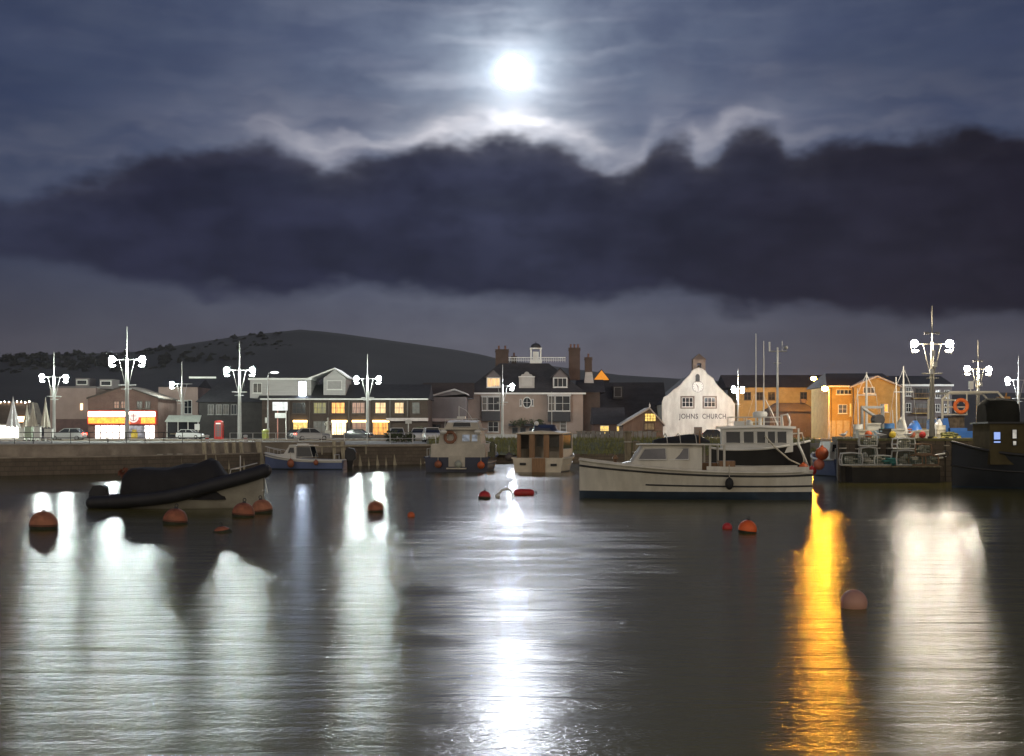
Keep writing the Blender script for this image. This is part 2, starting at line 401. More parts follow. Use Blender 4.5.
for k in range(-40, 11): mb.poly([(k * 5.0, 156.4, QT + .008), (k * 5 + 2.5, 156.4, QT + .008), (k * 5 + 2.5, 156.55, QT + .008), (k * 5, 156.55, QT + .008)])
struct(obj('road_marking', mb, M_WHITE, smooth=0))
mb = MB(); mb.box(-220, 60, 163.0, 163.2, QT - .2, QT + .12); mb.box(-220, 60, 149.8, 150, QT - .2, QT + .12)
struct(obj('kerb', mb, M_CONC, smooth=0))

# quay walls -------------------------------------------------------------
def wall_strip(mb, pts, z0, z1, back, fwd=0.0):
    n = len(pts); A = []; B = []
    for i, p in enumerate(pts):
        a = Vector(pts[max(i - 1, 0)]); c = Vector(pts[min(i + 1, n - 1)]); t_ = (c - a).normalized(); nr = Vector((t_.y, -t_.x))   # towards the water
        A.append(Vector(p) + nr * fwd); B.append(Vector(p) - nr * back)
    secs = [[(a.x, a.y, z0), (b.x, b.y, z0), (b.x, b.y, z1), (a.x, a.y, z1)] for a, b in zip(A, B)]
    mb.loft(secs)
t = T('quay_wall', 'long weathered stone quay wall with pale concrete parapet behind the dark covered boat', 'quay wall', (edge[2][0], edge[2][1], 0))
mb = MB(); wall_strip(mb, [(-320, 62)] + edge[1:6], -2, 1.02, 0.4, 0.9); t.p('stone_face', mb, M_STONE)
mb = MB(); wall_strip(mb, [(-320, 62)] + edge[1:6], 1.02, 1.10, 0.0, 0.95); t.p('ledge', mb, M_CONC)
mb = MB(); wall_strip(mb, [(-320, 62)] + edge[1:6], 1.10, 1.78, 0.35, 0.02); t.p('parapet', mb, M_CONC)
mb = MB(); wall_strip(mb, [(-320, 62)] + edge[1:6], 1.78, 1.86, 0.40, 0.08); t.p('coping', mb, mat('pale_coping', (0.42, 0.39, 0.35), 0.8, 0.2, 2))
t = T('quay_wall', 'rough dark stone quay wall with timber fenders right of blue boat', 'quay wall', (edge[6][0], edge[6][1], 0))
e2 = [V2(345.5, 98.6), V2(385, 101.5), V2(426, 104.6)]
mb = MB(); wall_strip(mb, e2, -2, 1.45, 0.4, 0.5); t.p('stone_face', mb, M_STONE)
mb = MB(); wall_strip(mb, e2, 1.45, 1.62, 0.5, 0.58); t.p('coping', mb, M_CONC)
t = T('quay_wall', 'low stone wall at foot of the grass bank behind the moored cruisers', 'quay wall', (X(560, 110), 110, 0))
e3 = [V2(427, 105), V2(520, 109), V2(640, 110), V2(832, 109)]
mb = MB(); wall_strip(mb, e3, -2, 0.75, 0.5, 0.3); t.p('stone_face', mb, M_STONE)
t = T('quay_wall', 'tall dark stone quay at right carrying the fishing gear and lobster cages', 'quay wall', (X(900, 68), 68, 0))
q4 = [V2(838, 67.5), V2(1003, 66), (120, 66), (120, 104), V2(832, 104)]
mb = MB(); mb.prism_z(q4, -2, 2.1); t.p('stone_face', mb, M_STONE)
mb = MB(); mb.prism_z([(a - .06, b - .08) if b < 80 else (a, b) for a, b in q4], 2.1, 2.22); t.p('coping', mb, mat('mossy_coping', (0.17, 0.16, 0.07), 0.85, 0.4, 2))

# grass bank ---------------------------------------------------------------
M_GRASS = mat('grass_turf', (0.14, 0.15, 0.05), 0.9, 0.4, 1.5, bump=0.03)
mb = MB(); secs = []
for i in range(29):
    px = 428 + i * 14; row = []
    for k, (dd, zz) in enumerate(((109.5, .70), (113, 1.0), (117, 1.5), (121, 1.82), (126, 1.86), (130, QT - .05))):
        row.append((X(px, dd), dd - (3.5 if px < 520 else 0) * (1 - k / 5), zz + random.uniform(-.05, .05)))
    secs.append(row)
mb.loft(secs, closed=False); struct(obj('grass_bank', mb, M_GRASS))
mb = MB()
for i in range(9000):
    px = random.uniform(430, 815); u = random.random(); dd = 109 + u * 16; zz = .62 + 1.24 * min(1, u * 1.3); x = X(px, dd); dd -= 2.2 * (px < 520)
    h = random.uniform(.12, .38) * (1 if random.random() < .85 else 1.8); a = random.uniform(0, 6.28); w = random.uniform(.02, .06)
    mb.poly([(x - w * math.cos(a), dd - w * math.sin(a), zz), (x + w * math.cos(a), dd + w * math.sin(a), zz), (x + random.uniform(-.12, .12), dd + random.uniform(-.1, .1), zz + h)])
tag(obj('grass', mb, mat('grass_blades', (0.20, 0.20, 0.07), 0.85, 0.4, 3), smooth=0), 'rough green grass on the bank behind the moored cruisers', 'grass', kind='stuff')

# hill ---------------------------------------------------------------------
prof = [(-600, 378), (-300, 366), (0, 357), (60, 354), (110, 353), (150, 351), (180, 345), (240, 336), (300, 329.5), (330, 332), (380, 339), (430, 346),
        (470, 352), (500, 359), (560, 367), (620, 375), (700, 380), (800, 385), (900, 390), (1100, 395), (1700, 402)]
def hp(px):
    for (a, b), (c, e) in zip(prof, prof[1:]):
        if a <= px <= c: u = (px - a) / (c - a); return b + (e - b) * u
    return 402
mb = MB(); secs = []
from mathutils import noise as mn
for i in range(116):
    px = -600 + i * 20; row = []
    for d in (420, 480, 540, 600, 660, 720, 780, 840, 890, 930, 950, 975, 1050, 1200, 1500):
        zr = Z(hp(px), 950); u = min(1, (d - 420) / 530)
        zz = zr * (u ** 1.25) if d <= 950 else zr * (1 - ((d - 950) / 550) ** 1.2 * .9)
        zz += (2.4 * mn.noise(Vector((px * .012, d * .01, 3))) if 420 < d < 930 else 0)
        row.append((X(px, d), d, max(QT - .6 if d == 420 else .5, zz)))
    secs.append(row)
mb.loft(secs, closed=False)
struct(obj('hill', mb, mat('hill_grass', (0.020, 0.018, 0.017), 0.95, 0.65, 0.012)))
def leaf_clump(mb, c, r, n, size, flat=0.75):
    for _ in range(n):
        v = Vector((random.gauss(0, 1), random.gauss(0, 1), random.gauss(0, 1))); v.normalize(); v *= r * random.uniform(.45, 1.0); v.z *= flat
        p = Vector(c) + v; a = Vector((random.uniform(-1, 1), random.uniform(-1, 1), random.uniform(-1, 1))).normalized(); b_ = a.orthogonal().normalized()
        s_ = size * random.uniform(.6, 1.3)
        mb.poly([p - a * s_ - b_ * s_ * .5, p + a * s_ * .2 - b_ * s_, p + a * s_ + b_ * s_ * .4, p - a * s_ * .1 + b_ * s_])
M_LEAF = mat('dark_foliage', (0.04, 0.04, 0.028), 0.9, 0.45, 0.5)
mb = MB()
for i in range(250):
    px = random.uniform(-120, 290); d = random.uniform(800, 952); u = (d - 420) / 530
    zz = Z(hp(px), 950) * u ** 1.25
    r = random.uniform(1.8, 3.2) * (0.6 if px > 190 else 1)
    for k in range(3): leaf_clump(mb, (X(px, d) + random.uniform(-2, 2), d, zz + r * (.2 + .3 * k) - 1.0), r * .9, 16, .9)
tag(obj('woodland', mb, M_LEAF, smooth=0), 'dark far-off woodland along the left ridge of the hill', 'woodland', kind='stuff')
def shrub(px, d, zb, w, h, label, n=260, size=.13):
    t = T('shrub', label, 'shrub', (X(px, d), d, zb)); x = X(px, d)
    mb = MB()
    for k in range(5): mb.cyl((x, d, zb - .05), (x + (k - 2) * w * .18, d + random.uniform(-.2, .2), zb + h * .6), .05, .02, 5)
    t.p('stem', mb, M_TIMBER)
    mb = MB()
    for k in range(7): leaf_clump(mb, (x + random.uniform(-.4, .4) * w, d + random.uniform(-.3, .3), zb + h * random.uniform(.35, .75)), h * .38, n // 7, size)
    t.p('foliage', mb, mat('shrub_leaves', (0.055, 0.07, 0.03), 0.85, 0.4, 2), smooth=0)
# ================================================================== buildings
W_ORANGE = emit('lit_orange_curtain', (1.0, 0.40, 0.05), 1.9, 0.6, 1.6, (3, 3, .3))
W_WARM = emit('lit_warm_room', (1.0, 0.62, 0.26), 1.4, 0.45, 1.6, (3, 3, .3))
W_BRIGHT = emit('lit_bright_room', (1.0, 0.74, 0.42), 3.2, 0.5, 1.5, (3, 3, .3))
W_YELLOW = emit('lit_yellow_room', (1.0, 0.66, 0.16), 1.5, 0.4, 2, (2, 2, 1))
W_GREEN = emit('lit_olive_curtain', (0.55, 0.45, 0.06), 0.45, 0.6, 2.5, (3, 3, .2))
W_PINK = emit('lit_rose_curtain', (0.9, 0.42, 0.25), 0.5, 0.6, 2.5, (3, 3, .2))
W_COOL = emit('lit_cool_white_window', (0.72, 0.84, 1.0), 30.0, 0.3, 1)
W_DIM = emit('dim_window', (0.5, 0.4, 0.3), 0.10, 0.7, 1.5)
PLASTER = mat('pink_plaster', (0.36, 0.27, 0.245), 0.85, 0.15, 0.5, dirt=(0.17, 0.13, 0.12))
GREYPL = mat('grey_render', (0.17, 0.15, 0.155), 0.85, 0.18, 0.5, dirt=(0.12, 0.11, 0.11))
PALEPL = mat('pale_boarding', (0.42, 0.41, 0.41), 0.8, 0.12, 0.8, stretch=(.4, .4, 5))
BEIGE = mat('beige_render', (0.34, 0.265, 0.225), 0.85, 0.15, 0.5, dirt=(0.23, 0.18, 0.15))
WHITEW = mat('whitewashed_wall', (0.60, 0.61, 0.58), 0.85, 0.22, 0.6, dirt=(0.34, 0.34, 0.31), stretch=(1.6, 1.6, .6))
DARKW = mat('dark_brick', (0.035, 0.031, 0.031), 0.9, 0.3, 0.8)  # near-black brick colour, mottled at random
BRICK = brickmat('red_brick', (0.19, 0.105, 0.085), (0.15, 0.08, 0.065), (0.2, 0.17, 0.15))
BROWNB = brickmat('brown_brick', (0.085, 0.055, 0.042), (0.06, 0.04, 0.032), (0.08, 0.07, 0.06))
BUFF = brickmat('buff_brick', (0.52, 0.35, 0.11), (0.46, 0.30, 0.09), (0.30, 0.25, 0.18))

def bx(mb, p0, p1, d0, d1, y0, y1):
    """box over picture columns p0..p1 and rows y0 (top)..y1 measured on the plane d0, going back to d1"""
    return mb.box(X(p0, d0), X(p1, d0), d0, d1, Z(y1, d0), Z(y0, d0))
def bxg(mb, p0, p1, d0, d1, ytop): return mb.box(X(p0, d0), X(p1, d0), d0, d1, QT - .3, Z(ytop, d0))
def win(t, p0, p1, y0, y1, d, pane=None, frame=None, nx=2, ny=2, w=.09, label=None):
    x0, x1, z0, z1 = X(p0, d), X(p1, d), Z(y1, d), Z(y0, d)
    mb = MB(); mb.ring_y(x0, x1, d - .14, d + .02, z0, z1, w)
    for i in range(1, nx): xm = x0 + (x1 - x0) * i / nx; mb.box(xm - .035, xm + .035, d - .12, d + .02, z0 + w, z1 - w)
    for i in range(1, ny): zm = z0 + (z1 - z0) * (.5 if ny == 2 else i / ny); mb.box(x0 + w, x1 - w, d - .115, d + .02, zm - .03, zm + .03)
    mb.box(x0 - .1, x1 + .1, d - .25, d + .02, z0 - .1, z0 - .002)
    f = t.p('window', mb, frame or M_FRAME, label=label)
    mb = MB(); mb.box(x0 + w * .8, x1 - w * .8, d - .06, d + .015, z0 + w * .8, z1 - w * .8); t.p('pane', mb, pane or M_GLASS, parent=f)
    return f
def door(t, p0, p1, y0, y1, d, m, name='door'):
    x0, x1, z0, z1 = X(p0, d), X(p1, d), Z(y1, d), Z(y0, d)
    mb = MB(); mb.box(x0, x1, d - .08, d + .02, z0, z1)
    for k in range(3): zz = z0 + (z1 - z0) * (.08 + .31 * k); mb.box(x0 + (x1 - x0) * .12, x1 - (x1 - x0) * .12, d - .1, d - .075, zz, zz + (z1 - z0) * .24)
    o = t.p(name, mb, m)
    mb = MB(); mb.ball((x1 - (x1 - x0) * .1, d - .13, (z0 + z1) / 2), .05, 8, 6); t.p('handle', mb, M_GALV, parent=o)
    return o
def bld(name, label, px, d, cat='building', group=None): return T(name, label, cat, (X(px, d), d, QT), group=group)

# kiosk at the far left -----------------------------------------------------
d = 152; t = bld('kiosk', 'white lit kiosk with brown roof and a string of lights beside closed parasols', 12, d, 'kiosk')
mb = MB(); bxg(mb, -40, 24, d, d + 5, 424); t.p('wall', mb, WHITEW)
mb = MB(); mb.loft([[(X(-44, d), d - .5, Z(424, d)), (X(28, d), d - .5, Z(424, d)), (X(28, d), d + 5.5, Z(424, d)), (X(-44, d), d + 5.5, Z(424, d))],
                    [(X(-40, d), d + 1.5, Z(402, d)), (X(25, d), d + 1.5, Z(402, d)), (X(25, d), d + 4, Z(402, d)), (X(-40, d), d + 4, Z(402, d))]]); t.p('roof', mb, M_TILE)
mb = MB(); bx(mb, -30, 18, d - .06, d + .02, 426, 438); f = t.p('serving_window', mb, emit('kiosk_light', (1, .93, .82), 14.0, .5, 1.3))
for i in range(16): mb = MB(); mb.ball((X(-38 + i * 4.2, d), d - .55 + 2.0, Z(401.3 + (i % 3) * .3, d)), .05, 6, 4); t.p('light_bulb', mb, emit('bulb', (1, .72, .45), 160))
mb = MB(); bx(mb, 17, 26, d - .3, d - .2, 416.5, 423); t.p('sign_panel', mb, emit('kiosk_sign', (1, .55, .22), 14.0, .4, 3))
M_PARA = mat('cream_canvas', (0.62, 0.58, 0.50), 0.9, 0.12, 3, stretch=(4, 4, .4)); M_PARAW = mat('white_canvas', (0.8, 0.8, 0.82), 0.9, 0.06, 3)
def parasol(px, d, ytip, w, mt, label):
    t = T('closed_parasol', label, 'parasol', (X(px, d), d, QT), group='closed parasols by the kiosk'); x = X(px, d); zt = Z(ytip, d); zb = QT + 1.55
    mb = MB(); mb.cyl((x, d, QT + .08), (x, d, zt), .04, .03, 8); t.p('pole', mb, M_GALV)
    mb = MB(); mb.lathe((x, d, QT), [(.4, 0), (.4, .08), (.08, .12)], 12); t.p('base', mb, M_DARKMETAL)
    mb = MB(); secs = []
    for k in range(9):
        u = k / 8; rr = .03 + (w - .03) * u ** 1.25
        secs.append([(x + rr * (1 + .22 * math.cos(8 * a)) * math.cos(a), d + rr * (1 + .22 * math.cos(8 * a)) * math.sin(a), zt - .1 - (zt - zb - .1) * u - (.12 * math.cos(8 * a) if k == 8 else 0)) for a in [6.2832 * i / 32 for i in range(32)]])
    mb.loft(secs, caps=False); t.p('canopy', mb, mt)
parasol(13, 148, 396, .72, M_PARAW, 'bright white closed parasol, tallest, at front of the kiosk')
parasol(27, 150, 405, .5, M_PARA, 'broad cream closed parasol at the kiosk corner')
parasol(33, 147, 402, .5, M_PARA, 'cream closed parasol between the kiosk and a shorter neighbour')
parasol(45.5, 147, 397, .5, M_PARA, 'slim cream closed parasol next to the white mast lamp')
for i, (px, w_, l) in enumerate(((28, 6.5, 'pale green planter box under the cream parasols'), (37, 6, 'white planter box by the slim cream parasol'), (48, 8, 'low pale noticeboard at foot of white mast lamp'))):
    d = 144; t = T('planter' if i < 2 else 'noticeboard', l, 'planter' if i < 2 else 'board', (X(px, d), d, QT))
    mb = MB(); bx(mb, px - w_ / 2, px + w_ / 2, d, d + .5, 427 if i < 2 else 429, 438); mb.box(X(px - w_ / 2, d) + .05, X(px - w_ / 2, d) + .15, d + .1, d + .3, QT, QT + .6); mb.box(X(px + w_ / 2, d) - .15, X(px + w_ / 2, d) - .05, d + .1, d + .3, QT, QT + .6)
    t.p('panel' if i else 'box', mb, mat('pale_green_paint', (.5, .6, .48), .6, .15) if i == 0 else M_WHITE)
    mb = MB(); bx(mb, px - w_ / 2 - .5, px + w_ / 2 + .5, d - .06, d + .56, 426.4 if i < 2 else 428.4, 427 if i < 2 else 429); t.p('rim', mb, M_GALV)

# block with the lit shop ---------------------------------------------------
d = 224; t = bld('seafront_block', 'pink rendered flat roofed block with two glazed roof boxes left of the lit shop', 80, d)
mb = MB(); bxg(mb, 50, 96, d, d + 12, 388); t.p('wall', mb, PLASTER)
mb = MB(); bx(mb, 49, 97, d - .2, d + 12.2, 386.3, 388); t.p('parapet', mb, GREYPL)
mb = MB(); bx(mb, 56, 92, d - .15, d + .02, 419, 440); t.p('plinth', mb, mat('dark_red_plinth', (.14, .085, .08), .85, .25, 1))
mb = MB(); bx(mb, 80.3, 82.3, d - .2, d + .02, 403.5, 410); t.p('wall_lamp', mb, emit('wall_lamp', (1, .72, .4), 3))
for p0, p1, y0 in ((75.5, 88.5, 378), (99.5, 112.5, 379)):
    mb = MB(); bx(mb, p0, p1, d + 2, d + 6, y0, 389); o = t.p('roof_box', mb, GREYPL)
    mb = MB(); mb.ring_y(X(p0 + 1, d + 2), X(p1 - 1, d + 2), d + 1.9, d + 2.02, Z(y0 + 7, d + 2), Z(y0 + 1.6, d + 2), .14); t.p('box_frame', mb, M_FRAME, parent=o)
    mb = MB(); bx(mb, p0 + 1.6, p1 - 1.6, d + 1.95, d + 2.02, y0 + 2.4, y0 + 6.5); t.p('box_glazing', mb, M_GLASS, parent=o)
d = 216; t = bld('takeaway_shop', 'gabled brick shop with glowing orange and white sign over a bright shopfront', 120, d, 'shop')
mb = MB(); bxg(mb, 88, 158, d, d + 12, 398); mb.prism_y([(X(88, d), Z(398, d)), (X(158, d), Z(398, d)), (X(124, d), Z(387, d))], d, d + 12); t.p('wall', mb, BRICK)
mb = MB(); mb.prism_y([(X(87, d), Z(399, d)), (X(124, d), Z(387, d)), (X(159, d), Z(399, d)), (X(159, d), Z(397.5, d)), (X(124, d), Z(385.6, d)), (X(87, d), Z(397.5, d))], d - .3, d + 12.2); t.p('roof', mb, M_TILE)
for p in (114, 121, 137, 145): win(t, p, p + 5.5, 401, 408.5, d, W_DIM if p > 130 else W_PINK, M_DFRAME)
mb = MB(); bx(mb, 87.5, 156, d - .9, d + .02, 410.6, 424.3); sg = t.p('sign_board', mb, mat('red_sign_box', (.6, .06, .03), .5, .1))
for p0, p1 in ((88.2, 126.6), (129, 154.8)): mb = MB(); bx(mb, p0, p1, d - 1.0, d - .902, 411.8, 416.6); t.p('white_light_panel', mb, emit('sign_white', (1, .78, .62), 14.0), parent=sg)
for p0, p1 in ((88.2, 130), (141, 154.8)): mb = MB(); bx(mb, p0, p1, d - .98, d - .902, 417.6, 423.4); t.p('orange_light_panel', mb, emit('sign_orange', (1, .13, .01), 7.0, .4, 2, (1, 1, 1)), parent=sg)
x = X(135.3, d); z = Z(417.6, d)
mb = MB(); mb.lathe((x, d - 1.0, z), [(.85, 0), (.85, .06)], 20, 'Y'); t.p('emblem_disc', mb, emit('sign_emblem', (1, .78, .7), 1.2), parent=sg)
mb = MB(); mb.box(x - .05, x + .05, d - 1.13, d - 1.07, z - .55, z + .55); mb.box(x - .4, x + .4, d - 1.13, d - 1.07, z + .22, z + .31)
mb.tube([(x - .5, d - 1.1, z - .18), (x - .36, d - 1.1, z - .44), (x, d - 1.1, z - .56), (x + .36, d - 1.1, z - .44), (x + .5, d - 1.1, z - .18)], .05); t.p('anchor_emblem', mb, mat('dark_red_paint', (.25, .03, .03), .5), parent=sg)
for p0, p1 in ((95.5, 99.5), (101, 106), (107, 112), (113, 118.5), (120, 125.5), (145, 149), (150, 154)):
    mb = MB(); bx(mb, p0, p1, d - .1, d + .02, 425.6, 438.6); t.p('shop_window', mb, emit('shop_white', (1, .94, .86), 8.0, .55, 2.2))
mb = MB(); bx(mb, 126, 144.5, d - .06, d + .02, 425.6, 438.6); o = t.p('entrance', mb, emit('entrance_glow', (.75, .72, .8), .5, .7, 1.4))
mb = MB(); bx(mb, 131, 137, d - .5, d - .1, 432.5, 438.6); bx(mb, 132, 136, d - .55, d - .2, 429.5, 432.5); t.p('menu_stand', mb, mat('yellow_board', (.55, .4, .05), .6, .4, 4))
d = 240; t = bld('terraced_house', 'brown rendered house with tall white framed window behind the shelter', 180, d, 'house')
mb = MB(); bxg(mb, 158.5, 198, d, d + 10, 387); t.p('wall', mb, PLASTER)
mb = MB(); mb.gable_x(X(157.5, d), X(199, d), d - .4, d + 10.4, Z(387, d), Z(378, d)); t.p('roof', mb, M_SLATE)
win(t, 166, 174, 398, 414, d, W_PINK, nx=2, ny=2); win(t, 184, 192, 400, 414, d)
# shelter
d = 204; t = T('bus_shelter', 'glass bus shelter with pale green roof panel behind a white mast lamp', 'shelter', (X(182, d), d, QT))
mb = MB(); mb.loft([[(X(165, d), d - .3, Z(422, d)), (X(200, d), d - .3, Z(422, d)), (X(200, d), d - .2, Z(421.6, d)), (X(165, d), d - .2, Z(421.6, d))],
                    [(X(166, d), d + 1.6, Z(415, d)), (X(199, d), d + 1.6, Z(415, d)), (X(199, d), d + 1.7, Z(415, d)), (X(166, d), d + 1.7, Z(415, d))]]); t.p('roof', mb, mat('pale_green_panel', (.62, .68, .6), .5, .1))
for p in (167, 178, 188, 198): mb = MB(); mb.cyl((X(p, d), d, QT), (X(p, d), d, Z(421, d)), .06, .06, 8); t.p('post', mb, M_WHITE)
mb = MB(); bx(mb, 167.5, 197.5, d + 1.5, d + 1.54, 422, 437); t.p('back_panel', mb, M_GLASS)
mb = MB(); bx(mb, 170, 180, d + .9, d + 1.3, 433.5, 434.3); t.p('bench', mb, M_TIMBER)
mb = MB(); bx(mb, 194.5, 199.5, d - .2, d - .1, 424, 430); t.p('timetable_board', mb, M_WHITE)
# phone box
d = 172; x = X(219, d); t = T('telephone_box', 'red telephone box with domed top standing near the quay edge', 'telephone box', (x, d, QT))
RED = mat('post_red_paint', (.55, .025, .018), .4, .1)
mb = MB(); mb.box(x - .5, x + .5, d - .5, d + .5, QT, QT + .18); mb.box(x - .47, x + .47, d - .47, d + .47, QT + 2.0, QT + 2.32)
for a in (-1, 1):
    for b in (-1, 1): mb.box(x + a * .46 - .07, x + a * .46 + .07, d + b * .46 - .07, d + b * .46 + .07, QT + .18, QT + 2.1)
mb.box(x - .4, x + .4, d - .46, d - .42, QT + .18, QT + .4)
for k in range(7): zz = QT + .4 + k * .23; mb.box(x - .4, x + .4, d - .46, d - .43, zz, zz + .035)
for k in (-.2, .2): mb.box(x + k - .02, x + k + .02, d - .46, d - .43, QT + .4, QT + 2.0)
t.p('frame', mb, RED)
mb = MB(); mb.loft([[(x - k, d - k, QT + h), (x + k, d - k, QT + h), (x + k, d + k, QT + h), (x - k, d + k, QT + h)] for k, h in ((.5, 2.32), (.5, 2.38), (.42, 2.48), (.22, 2.55), (.05, 2.57))]); t.p('roof', mb, RED)
mb = MB(); mb.box(x - .4, x + .4, d - .42, d - .40, QT + .4, QT + 2.0); t.p('glass', mb, emit('phone_box_glow', (.8, .75, .7), .12))
mb = MB(); mb.box(x - .32, x + .32, d - .5, d - .475, QT + 2.06, QT + 2.24); t.p('telephone_sign', mb, emit('phone_sign', (1, .95, .85), 1.0))
# dark hipped building
d = 232; t = bld('dark_hall', 'dark hall with large hipped slate roof behind the telephone box', 230, d)
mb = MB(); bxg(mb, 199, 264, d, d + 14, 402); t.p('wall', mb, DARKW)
mb = MB(); mb.hip(X(196, d), X(268, d), d - .5, d + 14.5, Z(402, d), Z(379, d), 3.2, 6); t.p('roof', mb, M_SLATE)
mb = MB(); bx(mb, 189, 216, d + 4, d + 4.2, 376.6, 378.4); t.p('ridge_board', mb, M_WHITE)
for p in (208, 216, 223, 231): win(t, p, p + 6, 404.5, 414.5, d, W_DIM if p != 231 else M_GLASS, mat('grey_frame', (.2, .2, .2), .6), 2, 1)

# long pub --------------------------------------------------------------------
d = 222; t = bld('waterfront_pub', 'long two storey brown pub with rows of warm lit windows and a pale gable', 345, d, 'pub')
mb = MB(); bxg(mb, 262, 428, d, d + 12, 399.5); t.p('wall', mb, BROWNB)
mb = MB(); mb.gable_x(X(258, d), X(429, d), d - .5, d + 14, Z(399, d), Z(383, d)); t.p('roof', mb, M_SLATE)
mb = MB(); bx(mb, 260, 428, d - .62, d - .52, 398.4, 399.8); t.p('gutter', mb, M_WHITE)
mb = MB(); bx(mb, 250, 311, d + 1.2, d + 10, 379.8, 398); t.p('upper_storey', mb, PALEPL)
mb = MB(); bx(mb, 248, 312, d + .9, d + 10.3, 378, 379.8); t.p('fascia', mb, M_WHITE)
mb = MB(); dd = d + 1.0; bx(mb, 323.5, 345.5, dd, dd + 8, 378, 395); mb.prism_y([(X(323.5, dd), Z(378, dd)), (X(345.5, dd), Z(378, dd)), (X(334.5, dd), Z(369.5, dd))], dd, dd + 8); t.p('gable', mb, PALEPL)
mb = MB(); mb.prism_y([(X(308, dd), Z(379.5, dd)), (X(334.8, dd), Z(369.2, dd)), (X(348.5, dd), Z(378.6, dd)), (X(348.5, dd), Z(377.4, dd)), (X(334.8, dd), Z(367.8, dd)), (X(308, dd), Z(378, dd))], dd - .35, dd + 8.2); t.p('gable_roof', mb, M_WHITE)
win(t, 298.5, 306.5, 381.5, 397, d + 1.2, W_COOL, nx=1, ny=2); win(t, 259 - 6, 262, 383, 393, d + 1.2, W_DIM, nx=2, ny=1); win(t, 327, 342, 380.5, 389.5, dd, mat('pale_louvre', (.33, .32, .32), .8, .1), nx=1, ny=1)
for p0, p1, m_, nx in ((292, 306, M_GLASS, 3), (313.5, 326.5, W_GREEN, 3), (331.5, 345, W_ORANGE, 3), (352, 365, W_PINK, 3), (375, 386, W_WARM, 2), (394.5, 404, W_WARM, 2), (412, 420, W_DIM, 2)):
    win(t, p0, p1, 402.3, 413.6, d, m_, M_DFRAME, nx, 2)
for p0, p1, m_, nx in ((293, 308, W_YELLOW, 3), (313, 326, W_DIM, 3), (331.5, 346.5, W_BRIGHT, 3), (352, 367, W_PINK, 3), (372.5, 388.5, W_ORANGE, 3)):
    win(t, p0, p1, 420.8, 435, d, m_, M_DFRAME, nx, 2)
for p0, p1 in ((331.5, 347), (352, 367), (372.5, 389), (293, 307)): mb = MB(); bx(mb, p0, p1, d - .4, d - .2, 420.2, 422.2); t.p('window_canopy_light', mb, emit('strip_light', (1, .66, .25), 7.0))
for p in (289, 309.5, 328.5, 348.8, 369.5, 390, 407.5): mb = MB(); bx(mb, p - .7, p + .7, d - .3, d - .02, 400.5, 438.5); t.p('pilaster', mb, M_DFRAME)
mb = MB(); bx(mb, 386, 428, d - 1.0, d - .02, 418, 421); t.p('canopy', mb, mat('pale_pink_fascia', (.5, .43, .43), .7, .1))
d = 236; t = bld('gabled_house', 'grey gabled house with pale bargeboards between the pub and the inn', 448, d, 'house')
mb = MB(); bxg(mb, 426, 466, d, d + 12, 397); mb.prism_y([(X(426, d), Z(397, d)), (X(466, d), Z(394, d)), (X(454.6, d), Z(390, d))], d, d + 12); t.p('wall', mb, GREYPL)
mb = MB(); mb.prism_y([(X(424.5, d), Z(398.6, d)), (X(454.6, d), Z(390.2, d)), (X(468, d), Z(395, d)), (X(468, d), Z(393.6, d)), (X(454.6, d), Z(388.6, d)), (X(424.5, d), Z(397, d))], d - .5, d + 12.3); t.p('bargeboard_roof', mb, mat('grey_bargeboard', (.4, .38, .38), .7, .1))
mb = MB(); mb.gable_x(X(418, d), X(472, d), d + 6, d + 20, Z(397, d), Z(380, d)); t.p('rear_roof', mb, M_TILE)
mb = MB(); bx(mb, 427, 463, d - 1.2, d - .02, 418.4, 421.4); t.p('canopy', mb, mat('pale_pink_fascia', (.5, .43, .43), .7, .1))
win(t, 432, 441, 424, 436, d, M_GLASS, M_DFRAME); win(t, 447, 457, 424, 436, d, M_GLASS, M_DFRAME)

# the inn ----------------------------------------------------------------------
d = 250; t = bld('harbour_inn', 'three storey beige inn with dark hipped roof, domed cupola and white dormers', 525, d, 'hotel')
mb = MB(); bxg(mb, 465, 583, d, d + 15, 393.5); t.p('wall', mb, BEIGE)
mb = MB(); bxg(mb, 583.2, 600, d + 1.5, d + 14, 392); t.p('side_wing', mb, BROWNB)
mb = MB(); mb.hip(X(463, d), X(586, d), d - .6, d + 15.6, Z(393, d), Z(362, d), 7.0, 5.5); t.p('roof', mb, M_SLATE)
mb = MB(); mb.gable_x(X(578, d), X(606, d), d + 1, d + 14.5, Z(392, d), Z(378, d)); t.p('wing_roof', mb, M_SLATE)
mb = MB(); bx(mb, 463, 586, d - .72, d - .6, 392.6, 394.2); t.p('eaves_gutter', mb, M_WHITE)
dd = d + 5.2; mb = MB()
for i in range(27): x = X(505, dd) + i * (X(565, dd) - X(505, dd)) / 26; mb.box(x - .03, x + .03, dd, dd + .06, Z(362.2, dd), Z(357.8, dd))
bx(mb, 505, 565.5, dd - .02, dd + .08, 357.2, 358.0); bx(mb, 505, 565.5, dd, dd + .07, 359.8, 360.3); t.p('roof_railing', mb, M_WHITE)
dd = d + 6.5; x = X(535.8, dd); z0 = Z(361.5, dd); z1 = Z(349.2, dd)
mb = MB(); mb.box(x - 1.15, x + 1.15, dd - 1.15, dd + 1.15, z0 - .4, z0 + .35)
for a in (-1, 1):
    for b in (-1, 1): mb.box(x + a * .95 - .14, x + a * .95 + .14, dd + b * .95 - .14, dd + b * .95 + .14, z0 + .35, z1)
mb.box(x - 1.2, x + 1.2, dd - 1.2, dd + 1.2, z1, z1 + .22); mb.box(x - .6, x + .6, dd - .3, dd + .3, z0 + .35, z1 - .5)
